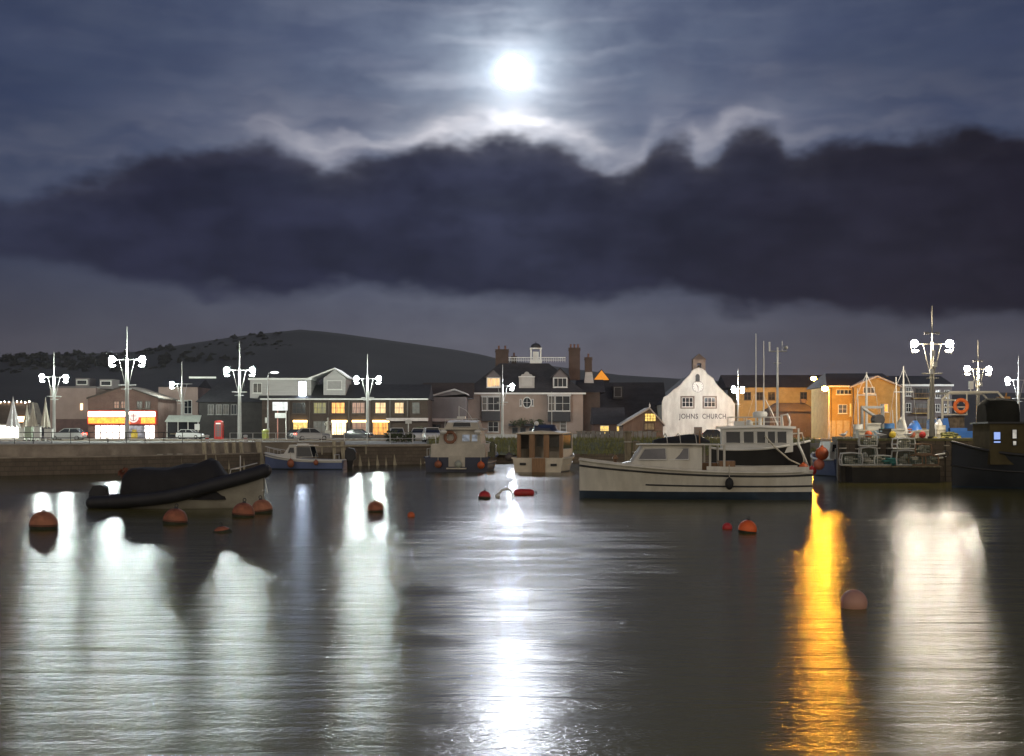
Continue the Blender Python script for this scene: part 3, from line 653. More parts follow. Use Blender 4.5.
c = t.p('cupola', mb, M_WHITE)
mb = MB(); mb.lathe((x, dd, z1 + .22), [(1.02, 0), (1.0, .3), (.85, .62), (.55, .85), (.2, .95), (.06, 1.0), (.05, 1.3)], 16); t.p('cupola_dome', mb, M_DARKMETAL, parent=c)
CHIM = brickmat('chimney_brick', (0.10, 0.06, 0.045), (0.08, 0.05, 0.04), (0.09, 0.08, 0.07))
def chimney(p0, p1, y0, y1, dd, pots, m_=CHIM):
    x0, x1 = X(p0, dd), X(p1, dd); mb = MB(); mb.box(x0, x1, dd, dd + 1.3, Z(y1, dd), Z(y0, dd)); mb.box(x0 - .12, x1 + .12, dd - .12, dd + 1.42, Z(y0 + 2, dd), Z(y0 + 1, dd)); mb.box(x0 - .1, x1 + .1, dd - .1, dd + 1.4, Z(y0, dd), Z(y0, dd) + .15)
    c = t.p('chimney', mb, m_)
    for k in range(pots): xx = x0 + (x1 - x0) * (k + .5) / pots; mb = MB(); mb.lathe((xx, dd + .6, Z(y0, dd) + .15), [(.24, 0), (.18, .1), (.17, .6), (.23, .66), (.23, .72)], 10); t.p('chimney_pot', mb, mat('clay_pot', (.2, .1, .07), .8), parent=c)
chimney(495.5, 508.5, 350, 368, d + 5, 2); chimney(511.5, 516.5, 357, 366, d + 9, 1); chimney(569, 580, 348.5, 380, d + 5, 3); chimney(585, 592, 358, 372, d + 6, 1)
dd = d + 5.8; mb = MB(); mb.loft([[(X(583.5, dd), dd, Z(391, dd)), (X(595, dd), dd, Z(391, dd)), (X(595, dd), dd + 2, Z(391, dd)), (X(583.5, dd), dd + 2, Z(391, dd))],
          [(X(586, dd), dd + .3, Z(367, dd)), (X(591.5, dd), dd + .3, Z(367, dd)), (X(591.5, dd), dd + 1.6, Z(367, dd)), (X(586, dd), dd + 1.6, Z(367, dd))]]); t.p('chimney_breast', mb, PALEPL)
for p0, p1, y0, y1, pk, m_ in ((486, 501, 377, 388, 368.5, W_WARM), (552.5, 568, 377, 388, 367.5, M_GLASS)):
    mb = MB(); bx(mb, p0, p1, d + .5, d + 5, y0, y1 + 2); pm = (p0 + p1) / 2; dd = d + .5
    mb.prism_y([(X(p0, dd), Z(y0, dd)), (X(p1, dd), Z(y0, dd)), (X(pm, dd), Z(pk + 1.5, dd))], dd, d + 5.5); dm = t.p('dormer', mb, GREYPL)
    mb = MB(); mb.prism_y([(X(p0 - 2, dd), Z(y0 + 1.5, dd)), (X(pm, dd), Z(pk + 1.2, dd)), (X(p1 + 2, dd), Z(y0 + 1.5, dd)), (X(p1 + 2, dd), Z(y0, dd)), (X(pm, dd), Z(pk, dd)), (X(p0 - 2, dd), Z(y0, dd))], dd - .3, d + 5.6); t.p('dormer_roof', mb, M_SLATE, parent=dm)
    win(t, p0 + .8, p1 - .8, y0 + .6, y1 - .6, dd, m_, M_FRAME, 3, 1, .16)
dd = d + .3; pts = [(519, 388), (534.5, 388), (534.5, 376.5), (532.5, 376), (532, 374.5), (529.5, 374), (528.6, 372.2), (526.8, 371.6), (525, 372.2), (524, 374), (521.5, 374.5), (521, 376), (519, 376.5)]
mb = MB(); mb.prism_y([(X(a, dd), Z(b, dd)) for a, b in pts], dd, dd + 4); gb = t.p('ornamental_gable', mb, mat('dormer_plaster', (.42, .40, .38), .8, .1, 2))
mb = MB(); bx(mb, 521.5, 532.3, dd - .04, dd + .01, 378, 386); t.p('panel', mb, mat('blank_panel', (.48, .46, .44), .8, .08, 2), parent=gb)
mb = MB(); bx(mb, 518.4, 535, dd - .12, dd + .1, 376.2, 377.2); t.p('cornice', mb, M_FRAME, parent=gb)
for p0, p1, y0, y1 in ((481.5, 500, 396.5, 410.5), (547.8, 570.5, 395.5, 411)):
    mb = MB(); bx(mb, p0, p1, d - .9, d - .002, y0, y1 + 10.5); by = t.p('bay', mb, mat('dark_bay_panel', (.05, .05, .055), .6, .2))
    mb = MB(); bx(mb, p0 - .5, p1 + .5, d - 1.0, d - .002, y0 - .9, y0 - .01); t.p('bay_cornice', mb, M_FRAME, parent=by)
    win(t, p0 + .4, p0 + (p1 - p0) * .3, y0 + .3, y1, d - .9, W_DIM, M_FRAME, 1, 2); win(t, p0 + (p1 - p0) * .33, p1 - .4, y0 + .3, y1, d - .9, M_GLASS, M_FRAME, 2, 2)
x = X(527, d); z = Z(402.5, d)
mb = MB(); secs = []
for k in range(24):
    a = 6.2832 * k / 24
    secs.append([(x + (r_) * math.cos(a) * .78, yy, z + r_ * math.sin(a)) for r_, yy in ((1.12, d - .12), (1.12, d + .02), (.93, d + .02), (.93, d - .12))])
secs.append(secs[0]); mb.loft(secs, caps=False); mb.box(x - .03, x + .03, d - .1, d, z - .95, z + .95); mb.box(x - .7, x + .7, d - .1, d, z - .03, z + .03); ov = t.p('oval_window', mb, M_FRAME)
mb = MB(); mb.loft([[(x + .95 * math.cos(6.2832 * k / 24) * .78, yy, z + .95 * math.sin(6.2832 * k / 24)) for k in range(24)] for yy in (d - .05, d + .01)]); t.p('pane', mb, M_GLASS, parent=ov)
win(t, 519.8, 521.8, 399, 406, d, M_GLASS, M_FRAME, 1, 1, .1); win(t, 531.6, 533.6, 399, 406, d, M_GLASS, M_FRAME, 1, 1, .1)
win(t, 488, 498.5, 421.5, 432, d, M_GLASS, M_FRAME, 2, 2); win(t, 560, 566.5, 420, 432, d, W_DIM, M_FRAME, 1, 3)
mb = MB(); bx(mb, 508.5, 546, d - 1.8, d - .002, 423.5, 426); pr = t.p('porch_canopy', mb, M_DARKMETAL)
for p0 in (512, 520, 529, 537): win(t, p0, p0 + 6, 427.5, 437, d, M_GLASS, mat('grey_frame', (.2, .2, .2), .6), 1, 2)
win(t, 463.8, 468.2, 402.5, 419, d - .01, W_COOL, M_FRAME, 1, 2)
shrub(519, 247.5, QT + 1.95, 3.4, 2.0, 'dark bush growing over the inn porch'); shrub(536, 247.2, QT + 1.95, 3.0, 1.7, 'second smaller bush right of centre over the inn porch')

# roofs, cottage and boathouse to the right of the inn ------------------------------
d = 272; t = bld('gabled_house', 'far house with an orange lit triangular gable above the dark roofs', 602, d, 'house')
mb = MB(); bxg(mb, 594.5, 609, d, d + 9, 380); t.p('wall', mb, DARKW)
mb = MB(); mb.prism_y([(X(594.5, d), Z(379.6, d)), (X(609, d), Z(379.6, d)), (X(601.6, d), Z(370.2, d))], d, d + 9); t.p('gable', mb, emit('painted_gable_glow', (1, .34, .01), .8))  # sodium light falling on this gable wall is put in as emission
mb = MB(); mb.prism_y([(X(593.5, d), Z(380.4, d)), (X(601.6, d), Z(370, d)), (X(610, d), Z(380.4, d)), (X(610, d), Z(379.6, d)), (X(601.6, d), Z(369.2, d)), (X(593.5, d), Z(379.6, d))], d - .05, d + 9.2); t.p('roof', mb, M_SLATE)
d = 262; t = bld('dark_roofed_house', 'dark house with a broad unlit slate roof between inn and church', 632, d, 'house')
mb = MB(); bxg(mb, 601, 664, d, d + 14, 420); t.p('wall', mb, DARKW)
mb = MB(); mb.gable_x(X(600.5, d), X(668, d), d - .5, d + 15, Z(421, d), Z(381, d)); t.p('roof', mb, M_SLATE)
mb = MB(); bx(mb, 613, 623, d + 2.6, d + 8, 386, 399); dm = t.p('dormer', mb, DARKW)
mb = MB(); mb.ring_y(X(614, d + 2.6), X(621.5, d + 2.6), d + 2.5, d + 2.58, Z(397, d + 2.6), Z(387, d + 2.6), .1); t.p('dormer_frame', mb, mat('grey_frame', (.2, .2, .2), .6), parent=dm)
d = 236; t = bld('cottage', 'low brick cottage with two small yellow lit windows beside the inn', 608, d, 'cottage')
mb = MB(); bxg(mb, 594, 625, d, d + 6, 424); t.p('wall', mb, BRICK)
mb = MB(); mb.gable_x(X(592.5, d), X(626, d), d - .4, d + 8, Z(424.3, d), Z(407, d)); t.p('roof', mb, M_SLATE)
win(t, 600, 609, 425.5, 434, d, W_YELLOW, M_FRAME, 3, 2); win(t, 616.5, 621.5, 426, 432, d, W_YELLOW, M_FRAME, 2, 1)
d = 228; t = bld('boathouse', 'brown gabled boathouse with yellow lit window and white finial', 643, d, 'boathouse')
mb = MB(); bxg(mb, 623, 663, d, d + 9, 424); mb.prism_y([(X(623, d), Z(424, d)), (X(663, d), Z(424, d)), (X(649.5, d), Z(408.5, d))], d, d + 9); t.p('wall', mb, mat('brown_boarding', (.17, .12, .10), .85, .25, 1.5, stretch=(6, 1, .5)))
mb = MB(); mb.prism_y([(X(620.5, d), Z(426, d)), (X(649.5, d), Z(409, d)), (X(665, d), Z(426, d)), (X(665, d), Z(424.4, d)), (X(649.5, d), Z(407.2, d)), (X(620.5, d), Z(424.4, d))], d - .4, d + 9.2); t.p('roof', mb, mat('pale_barge', (.45, .43, .42), .7, .1))
mb = MB(); mb.lathe((X(649.5, d), d - .3, Z(407.3, d)), [(.12, 0), (.1, .3), (.16, .4), (.05, .5), (.02, .8)], 8); t.p('finial', mb, M_WHITE)
win(t, 644.5, 656, 413.3, 421.5, d, W_YELLOW, M_DFRAME, 4, 3, .08); win(t, 644, 654.5, 423, 430, d, emit('dull_lit_window', (.8, .5, .2), .25, .5), M_DFRAME, 3, 1)

# church -----------------------------------------------------------------------------
d = 252; t = bld('chapel', 'white chapel with curved gable, clock face and a small bell turret', 698, d, 'church')
pts = [(662, 441), (662, 402), (663.5, 398.5), (668, 396), (671, 393.5), (674, 390.5), (677.5, 388.5), (681, 385.5), (683.5, 382), (687, 378.5), (690, 375.5), (692, 371.8), (695, 370), (698.8, 368.6), (702.6, 370), (705.2, 371.8),
       (707, 375), (710.5, 377.5), (713.5, 379.5), (715.5, 384), (719, 388), (722.5, 391.5), (726.5, 395.5), (730, 398.5), (732.5, 401), (735, 404), (735, 441)]
mb = MB(); mb.prism_y([(X(a, d), Z(b, d) if b < 440 else QT - .2) for a, b in pts], d, d + .7); t.p('gable_wall', mb, WHITEW)
mb = MB(); P = [(X(a, d), Z(b, d)) for a, b in pts[2:-2]]
secs = [[(x, d - .14, z + .02), (x, d + .84, z + .02), (x, d + .84, z + .22), (x, d - .14, z + .22)] for x, z in P]; mb.loft(secs); t.p('coping', mb, mat('pale_stone_coping', (.52, .52, .5), .8, .12, 2))
mb = MB(); mb.box(X(664, d), X(733, d), d + .7, d + 24, QT - .2, Z(404, d)); t.p('nave', mb, WHITEW)
mb = MB(); mb.prism_y([(X(662, d), Z(404, d)), (X(735, d), Z(404, d)), (X(698.8, d), Z(373, d))], d + .72, d + 24.5); t.p('roof', mb, M_SLATE)
STONE = mat('turret_stone', (.16, .13, .11), .9, .3, 2)
x0, x1 = X(693, d), X(705.5, d); xm = (x0 + x1) / 2; mb = MB(); z0, z1 = Z(372, d), Z(359.5, d)
mb.box(x0, xm - .42, d + .1, d + 1.9, z0, z1); mb.box(xm + .42, x1, d + .1, d + 1.9, z0, z1); mb.box(xm - .42, xm + .42, d + .1, d + 1.9, z0, z0 + .7); mb.box(xm - .42, xm + .42, d + .1, d + 1.9, z1 - .7, z1)
tu = t.p('bell_turret', mb, STONE)
mb = MB(); mb.prism_y([(x0 - .15, z1), (x1 + .15, z1), (xm, Z(353.6, d))], d - .05, d + 2.05); t.p('turret_roof', mb, M_TILE, parent=tu)
mb = MB(); mb.lathe((xm, d + 1, z0 + .8), [(.34, 0), (.26, .18), (.2, .5), (.05, .6)], 12); t.p('bell', mb, mat('bronze', (.1, .07, .03), .4, .2, 3, metal=.7), parent=tu)
x, z = X(697.8, d), Z(386.6, d)
mb = MB(); mb.lathe((x, d - .1, z), [(1.05, 0), (1.05, .09)], 28, 'Y'); ck = t.p('clock', mb, mat('clock_face', (.74, .74, .72), .5, .05))
mb = MB(); mb.torus((x, d - .1, z), 1.05, .06, 'Y', 28, 6)
for k in range(12): a = k * math.pi / 6; mb.cyl((x + .78 * math.sin(a), d - .2, z + .78 * math.cos(a)), (x + .95 * math.sin(a), d - .2, z + .95 * math.cos(a)), .035, .035, 5)
t.p('clock_ring', mb, M_BLACK, parent=ck)
mb = MB()
for a, l, w_ in ((R(-38), .58, .075), (R(176), .82, .06)): mb.cyl((x, d - .23, z), (x + l * math.sin(a), d - .23, z + l * math.cos(a)), w_, w_ * .4, 6)
t.p('clock_hand', mb, M_BLACK, parent=ck)
x, z = X(697.6, d), Z(377.6, d); mb = MB(); mb.prism_y([(x - .42, z - .7), (x + .42, z - .7), (x + .42, z + .35), (x + .25, z + .62), (x, z + .72), (x - .25, z + .62), (x - .42, z + .35)], d - .02, d + .01); t.p('niche', mb, M_BLACK)
mb = MB(); mb.box(x - .55, x + .55, d - .2, d - .002, z - .85, z - .7); t.p('niche_sill', mb, STONE)
for p0, p1 in ((680.3, 694.5), (702.5, 716.8)):
    mb = MB(); mb.ring_y(X(p0, d), X(p1, d), d - .08, d - .002, Z(408.6, d), Z(396, d), .34); t.p('stone_surround', mb, STONE)
    win(t, p0 + 1.6, p1 - 1.6, 397.6, 406.9, d, M_GLASS, M_FRAME, 3, 2, .07)
def text(t, s, px, py, d, h, m_, parent=None, width=None):
    cu = bpy.data.curves.new('lettering', 'FONT'); cu.body = s; cu.size = h; cu.extrude = .02; cu.offset = .02; cu.align_x = 'CENTER'; cu.space_character = 1.12
    o = bpy.data.objects.new('lettering', cu); COL.objects.link(o); bpy.context.view_layer.update()
    me = bpy.data.meshes.new_from_object(o.evaluated_get(bpy.context.evaluated_depsgraph_get())); bpy.data.objects.remove(o)
    xs = [v.co.x for v in me.vertices]; k = (width / (max(xs) - min(xs))) if width else 1
    for v in me.vertices: x_, y_, z_ = v.co; v.co = Vector((X(px, d) + x_ * k, d - .03 - z_, Z(py, d) + y_)) - t.off
    me.materials.append(m_); q = bpy.data.objects.new('lettering', me); COL.objects.link(q); q.parent = parent or t.e; return q
DLET = mat('dark_letters', (.07, .07, .08), .6)
text(t, 'JOHNS', 688.6, 418.6, d, 1.35, DLET, width=X(698.2, d) - X(679, d)); text(t, 'CHURCH', 714.2, 418.6, d, 1.35, DLET, width=X(726, d) - X(702.4, d))
door(t, 694, 702, 427, 440, d, mat('dark_oak_door', (.06, .04, .025), .6, .3, 3))

# sodium lit buildings -----------------------------------------------------------------
d = 258; t = bld('long_terrace', 'long dark roofed terrace lit orange by the sodium lamps', 775, d, 'terrace')
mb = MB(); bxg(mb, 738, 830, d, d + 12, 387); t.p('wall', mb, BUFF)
mb = MB(); mb.gable_x(X(726, d), X(842, d), d - .6, d + 14, Z(387.5, d), Z(373.5, d)); t.p('roof', mb, M_SLATE)
for p in (744, 756, 768, 800): win(t, p, p + 7, 392, 400, d, M_GLASS, M_DFRAME)
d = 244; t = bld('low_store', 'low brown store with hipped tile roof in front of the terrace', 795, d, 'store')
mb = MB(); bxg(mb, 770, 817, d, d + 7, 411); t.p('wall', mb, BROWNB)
mb = MB(); mb.hip(X(768, d), X(818.5, d), d - .4, d + 7.4, Z(411.5, d), Z(402.5, d), 2.2, 2.5); t.p('roof', mb, M_TILE)
mb = MB(); bx(mb, 801, 806.5, d + 1.2, d + 2, 399, 403); t.p('chimney', mb, CHIM)
door(t, 800, 806, 424, 438, d, M_DFRAME)
d = 214; t = bld('apartment_block', 'gabled buff brick flats glowing orange with white bargeboards and garage doors', 862, d, 'flats')
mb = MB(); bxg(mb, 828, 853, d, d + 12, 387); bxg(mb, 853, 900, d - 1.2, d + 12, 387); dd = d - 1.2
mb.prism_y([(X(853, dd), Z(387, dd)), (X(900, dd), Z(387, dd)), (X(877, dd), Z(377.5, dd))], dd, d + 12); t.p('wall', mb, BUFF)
mb = MB(); mb.hip(X(826, d), X(903, d), d - .6, d + 15, Z(386.5, d), Z(371.5, d), 1.5, 7.3); t.p('roof', mb, M_SLATE)
mb = MB(); mb.prism_y([(X(850, dd), Z(388, dd)), (X(877, dd), Z(377.3, dd)), (X(903, dd), Z(388, dd)), (X(903, dd), Z(386.6, dd)), (X(877, dd), Z(375.6, dd)), (X(850, dd), Z(386.6, dd))], dd - .4, dd + 9); t.p('gable_roof', mb, mat('pale_barge', (.45, .43, .42), .7, .1))
mb = MB(); bx(mb, 828, 850, d - .72, d - .6, 385.6, 387); t.p('gutter', mb, M_WHITE)
win(t, 836, 853 - 1, 389.5, 394.5, d, M_GLASS, M_FRAME, 4, 1); win(t, 863, 874.5, 387, 393.5, dd, W_DIM, M_FRAME, 3, 1); win(t, 838, 847, 404.5, 413.5, d, W_DIM, M_FRAME, 2, 2)
win(t, 849.6, 852.6, 403.5, 416, d, W_YELLOW, M_FRAME, 1, 2); win(t, 880, 888, 404, 412, dd, W_ORANGE, M_FRAME, 2, 2)
for p in (829.5, 836.5, 843.5): door(t, p, p + 6, 420.5, 438.5, d, mat('cream_garage_door', (.5, .42, .28), .6, .15), 'garage_door')
mb = MB(); bx(mb, 853, 853.8, dd - .1, dd, 388, 438); t.p('drainpipe', mb, M_DFRAME); mb = MB(); bx(mb, 831, 831.6, d - .1, d, 388, 438); t.p('drainpipe', mb, M_DFRAME)
d = 222; t = bld('apartment_block', 'dark flats with recessed balconies behind the tall twin lamp', 920, d, 'flats')
mb = MB(); bxg(mb, 900.5, 952, d, d + 14, 386); t.p('wall', mb, GREYPL)
mb = MB(); mb.gable_x(X(899, d), X(954, d), d - .8, d + 15, Z(386, d), Z(374, d)); t.p('roof', mb, M_SLATE)
mb = MB(); bx(mb, 899, 954, d - .95, d - .8, 384.2, 386.2); t.p('fascia', mb, M_WHITE)
win(t, 905.5, 911, 387, 396, d, W_DIM); win(t, 905.5, 911, 403, 412, d)
for y in (388, 403, 418.5):
    win(t, 915, 930, y, y + 9.5, d, W_DIM if y != 388 else M_GLASS, M_DFRAME, 4, 1)
    mb = MB(); bx(mb, 913.5, 932, d - 1.2, d - .002, y + 9.8, y + 10.8); b_ = t.p('balcony', mb, BUFF)
    mb = MB()
    for k in range(13): xx = X(913.8 + k * 1.5, d - 1.2); mb.box(xx - .025, xx + .025, d - 1.2, d - 1.15, Z(y + 9.8, d), Z(y + 5.6, d))
    bx(mb, 913.5, 932, d - 1.22, d - 1.12, y + 5.0, y + 5.6); t.p('balcony_rail', mb, mat('brown_rail', (.2, .12, .06), .7), parent=b_)
for p, y in ((935, 390), (944, 390), (935, 404), (944, 404)): win(t, p, p + 5, y, y + 8, d, M_GLASS)
# ================================================================== moon
MD = 4000.0
t = T('moon', 'bright full moon high above the dark cloud bank', 'moon', Vector((0, 0, EYE)) + MOON_DIR * MD)
mb = MB(); mb.ball(t.loc, MD * 16.5 / F, 28, 16); t.p('disc', mb, emit('moon_surface', (.93, .97, 1.0), 340.0))

# ================================================================== street lamps
L_COOL = emit('cool_lamp_globe', (.89, 1.0, .88), 820.0); L_WARM = emit('warm_lamp_globe', (1.0, .86, .64), 750.0); L_SOD = emit('sodium_lamp', (1.0, .40, .02), 1450.0)
L_INN = emit('pale_lamp_globe', (.9, .95, 1.0), 400.0); L_BLUE = emit('white_lamp_globe', (.86, .95, 1.0), 1050.0)
M_POLE = mat('white_pole_paint', (.42, .43, .42), .4, .06, 2); M_POLEG = mat('weathered_pole_paint', (.25, .24, .2), .5, .15, 2)
L_DISH = emit('emissive_reflector', (.88, 1.0, .93), 40.0); L_DISHW = emit('warm_emissive_reflector', (1.0, .88, .68), 40.0)  # globe light caught by the dishes is put in as emission
_meshes = {}
def mast_lamp(px, d, label, globe, sides=(-1, 1), dark=(), rz=0.0, k=1.0, pole=None, zbase=QT, boxes=False):
    pole = pole or M_POLE
    t = T('mast_lamp', label, 'street lamp', (X(px, d), d, zbase), rz, 'white mast lamps along the harbour', local=True)
    def part(name, key, make, m_, parent=None):
        key = (name, key, m_.name, k)
        if key not in _meshes:
            mb = MB(); make(mb); o = obj(name, mb, m_, parent or t.e); _meshes[key] = o.data
            if k != 1: [setattr(v, 'co', v.co * k) for v in o.data.vertices]
            return o
        o = bpy.data.objects.new(name, _meshes[key]); COL.objects.link(o); o.parent = parent or t.e; return o
    part('pole', 0, lambda mb: mb.lathe((0, 0, 0), [(.30, -.1), (.30, .9), (.26, 1.0), (.21, 6.0), (.15, 9.4), (.06, 9.5), (.05, 13.0), (.0, 13.05)], 12), pole)
    part('cross_arm', 0, lambda mb: mb.cyl((-1.75, 0, 9.25), (1.75, 0, 9.25), .055), pole)
    part('yard', 0, lambda mb: mb.cyl((-1.0, 0, 6.35), (1.0, 0, 6.35), .07), pole); part('step', 0, lambda mb: mb.cyl((-.6, -.25, 5.9), (.6, -.25, 5.9), .04), pole)
    for s in (-1, 1): part('brace', s, lambda mb: mb.cyl((s * .85, 0, 9.2), (s * .2, 0, 6.4), .045, n=6), pole)
    for s in (-1, 1):
        if s not in sides and s not in dark: continue
        def hs(mb): mb.lathe((s * 1.75, 0, 8.62), [(.05, .62), (.12, .5), (.12, .44)], 10); mb.cyl((s * 1.75, 0, 9.3), (s * 1.75, 0, 8.9), .04); mb.tube([(s * 1.75, 0, 9.25), (s * 2.1, 0, 8.9), (s * 1.9, 0, 8.3)], .03)
        h = part('lamp_head', s, hs, pole)
        part('globe', (s, s in dark), lambda mb: mb.ball((s * 1.72, 0, 9.28), .38, 10, 6), globe if s in sides else M_GALV, h)
        def dish(mb):
            c = Vector((s * 1.66, 0, 8.55)); mb.lathe(c, [(.02, -.12), (.25, -.06), (.36, .06), (.34, .1), (.2, -.0), (.02, -.03)], 14)
        part('reflector_dish', s if s in sides else s * 9, dish, (L_DISHW if globe is L_WARM else L_DISH) if s in sides else M_WHITE, h)
    if boxes:
        for q, bb in enumerate(((-.18, .18, -.45, -.2, 8.0, 8.6), (.0, .4, -.4, -.1, 7.0, 7.5), (-.3, 0, -.4, -.15, 6.3, 6.8))): part('junction_box', q, lambda mb: mb.box(*bb), M_STEEL)
        part('camera_bracket', 0, lambda mb: (mb.cyl((-.7, 0, 10.3), (.7, 0, 10.3), .05), mb.box(-.75, -.3, -.1, .1, 10.2, 10.45), mb.box(.3, .75, -.1, .1, 10.2, 10.45)), M_DARKMETAL)
    return t
mast_lamp(54, 194, 'white twin headed mast lamp right of the closed parasols', L_COOL, rz=.55)
mast_lamp(127, 148, 'tallest white twin headed mast lamp at left before the glowing shop sign', L_COOL)
mast_lamp(182, 221, 'white mast lamp at the bus shelter with only its left head lit', L_COOL, sides=(-1,), dark=())
mast_lamp(239.5, 173, 'white twin headed mast lamp right of the red telephone box', L_COOL)
mast_lamp(367.5, 200, 'white twin headed mast lamp in front of the pub windows', L_COOL)
mast_lamp(502.5, 231, 'white mast lamp in front of the inn with only its right head lit', L_INN, sides=(1,))
mast_lamp(738, 234, 'white twin headed mast lamp beside the chapel', L_BLUE, rz=.9, k=.96)
mast_lamp(932, 67.6, 'tallest pale twin headed mast lamp on the right quay with camera bracket', L_WARM, pole=M_POLEG, boxes=True, zbase=2.22, k=.53)
mast_lamp(978, 170, 'twin headed mast lamp behind the fishing boat gantry', L_WARM, pole=M_POLEG, boxes=True, rz=.35)
mast_lamp(1018.5, 205, 'mast lamp at the right edge with its left head lit', L_BLUE, sides=(-1,), pole=M_POLE)
def sodium(px, d, zt, side, label):
    t = T('street_lamp', label, 'street lamp', (X(px, d), d, QT), local=True, group='sodium street lamps by the flats')
    mb = MB(); mb.lathe((0, 0, 0), [(.16, 0), (.16, 1.2), (.1, 1.3), (.07, zt - .6)], 10); mb.tube([(0, 0, zt - .7), (0, 0, zt - .2), (side * .25, -.1, zt + .05), (side * .7, -.3, zt + .1)], .06); t.p('pole', mb, M_GALV)
    mb = MB(); mb.loft([[(side * .6 - .12, -.45, zt + .08), (side * .6 + .12, -.45, zt + .08), (side * .6 + .12, -.45, zt + .2), (side * .6 - .12, -.45, zt + .2)], [(side * .9 - .16, -.5, zt + .05), (side * .9 + .16, -.5, zt + .05), (side * .9 + .1, -.5, zt + .26), (side * .9 - .1, -.5, zt + .26)]]); h = t.p('lamp_hood', mb, M_GALV)
    mb = MB(); mb.ball((side * .75, -.5, zt - .12), .46, 12, 8, (1.1, 1, .8)); t.p('bulb', mb, L_SOD, parent=h)
sodium(817, 238, Z(378, 238) - QT, -1, 'higher orange glowing sodium street lamp before the flats')
sodium(829, 204, Z(388, 204) - QT, -1, 'lower orange glowing sodium street lamp nearest the garage doors')
# old dark street lamp with the flat round head
d = 168; t = T('street_lamp', 'dark street lamp with pale oval head beside the lit sign board', 'street lamp', (X(268, d), d, QT)); x = X(268, d)
mb = MB(); mb.lathe((x, d, QT), [(.17, 0), (.17, 1.5), (.11, 1.6), (.08, 8.2)], 10); mb.tube([(x, d, QT + 8.1), (x + .1, d, QT + 8.6), (x + .5, d, QT + 8.75)], .05); t.p('pole', mb, M_GALV)
mb = MB(); mb.ball((x + .85, d, Z(372.5, d)), .58, 14, 6, (1, .6, .28)); t.p('lamp_head', mb, emit('oval_lamp', (.95, 1, .97), 2.0))
mb = MB(); mb.box(x - .35, x - .12, d - .2, d, QT + 2.2, QT + 2.9); t.p('notice', mb, M_WHITE)
# signs
d = 176; t = T('lit_sign', 'white lit rectangular sign board on two posts before the pub', 'sign', (X(281, d), d, QT))
for p, m_ in ((277.5, mat('red_white_post', (.55, .25, .2), .6, .2)), (286, M_WHITE)):
    mb = MB(); mb.cyl((X(p, d), d + .12, QT), (X(p, d), d + .12, Z(402, d)), .075, n=8); t.p('post', mb, m_)
mb = MB(); bx(mb, 272.5, 287.5, d - .05, d + .04, 402, 410.5); t.p('sign_board', mb, emit('sign_face', (.96, 1, .98), 1.1, .35, 1.2))
mb = MB(); bx(mb, 275, 286, d - .04, d + .04, 413, 418); t.p('lower_board', mb, mat('pale_sign', (.6, .6, .6), .5, .1))
d = 150; t = T('road_sign', 'small white square sign on a pole before the pub canopy', 'sign', (X(408.5, d), d, QT))
mb = MB(); mb.cyl((X(408.5, d), d, QT), (X(408.5, d), d, Z(420, d)), .055, n=8); t.p('post', mb, M_WHITE)
mb = MB(); bx(mb, 405.3, 411.7, d - .1, d - .06, 419.5, 423.5); t.p('plate', mb, M_WHITE)
d = 166; t = T('litter_bin', 'yellow green litter bin at foot of the dark street lamp', 'bin', (X(265.5, d), d, QT)); x = X(265.5, d)
mb = MB(); mb.lathe((x, d, QT), [(.38, 0), (.42, .1), (.46, 1.1)], 12); t.p('body', mb, mat('lime_paint', (.45, .5, .12), .5, .15))
mb = MB(); mb.lathe((x, d, QT + 1.1), [(.5, 0), (.5, .08), (.3, .25), (.05, .3)], 12); t.p('lid', mb, mat('lime_paint', (.45, .5, .12), .5, .15))
d = 170; t = T('monument', 'pale stone monument with carved figure on a pedestal before the pub', 'monument', (X(328, d), d, QT)); x = X(328, d); PST = mat('pale_carved_stone', (.55, .52, .46), .8, .2, 3)
mb = MB(); mb.prism_z([(x - .5, d - .5), (x + .5, d - .5), (x + .5, d + .5), (x - .5, d + .5)], QT, QT + .75); mb.prism_z([(x - .36, d - .36), (x + .36, d - .36), (x + .36, d + .36), (x - .36, d + .36)], QT + .75, QT + 1.2); t.p('pedestal', mb, PST)
mb = MB(); mb.lathe((x, d, QT + 1.2), [(.3, 0), (.26, .3), (.2, .7), (.28, 1.0), (.3, 1.15), (.12, 1.3), (.09, 1.36), (.15, 1.5), (.13, 1.64), (.02, 1.72)], 14)
mb.tube([(x - .26, d, QT + 2.35), (x - .42, d - .05, QT + 2.1), (x - .3, d - .2, QT + 1.9)], .07); mb.tube([(x + .26, d, QT + 2.35), (x + .45, d, QT + 2.2), (x + .32, d - .15, QT + 2.0)], .07); t.p('figure', mb, PST)

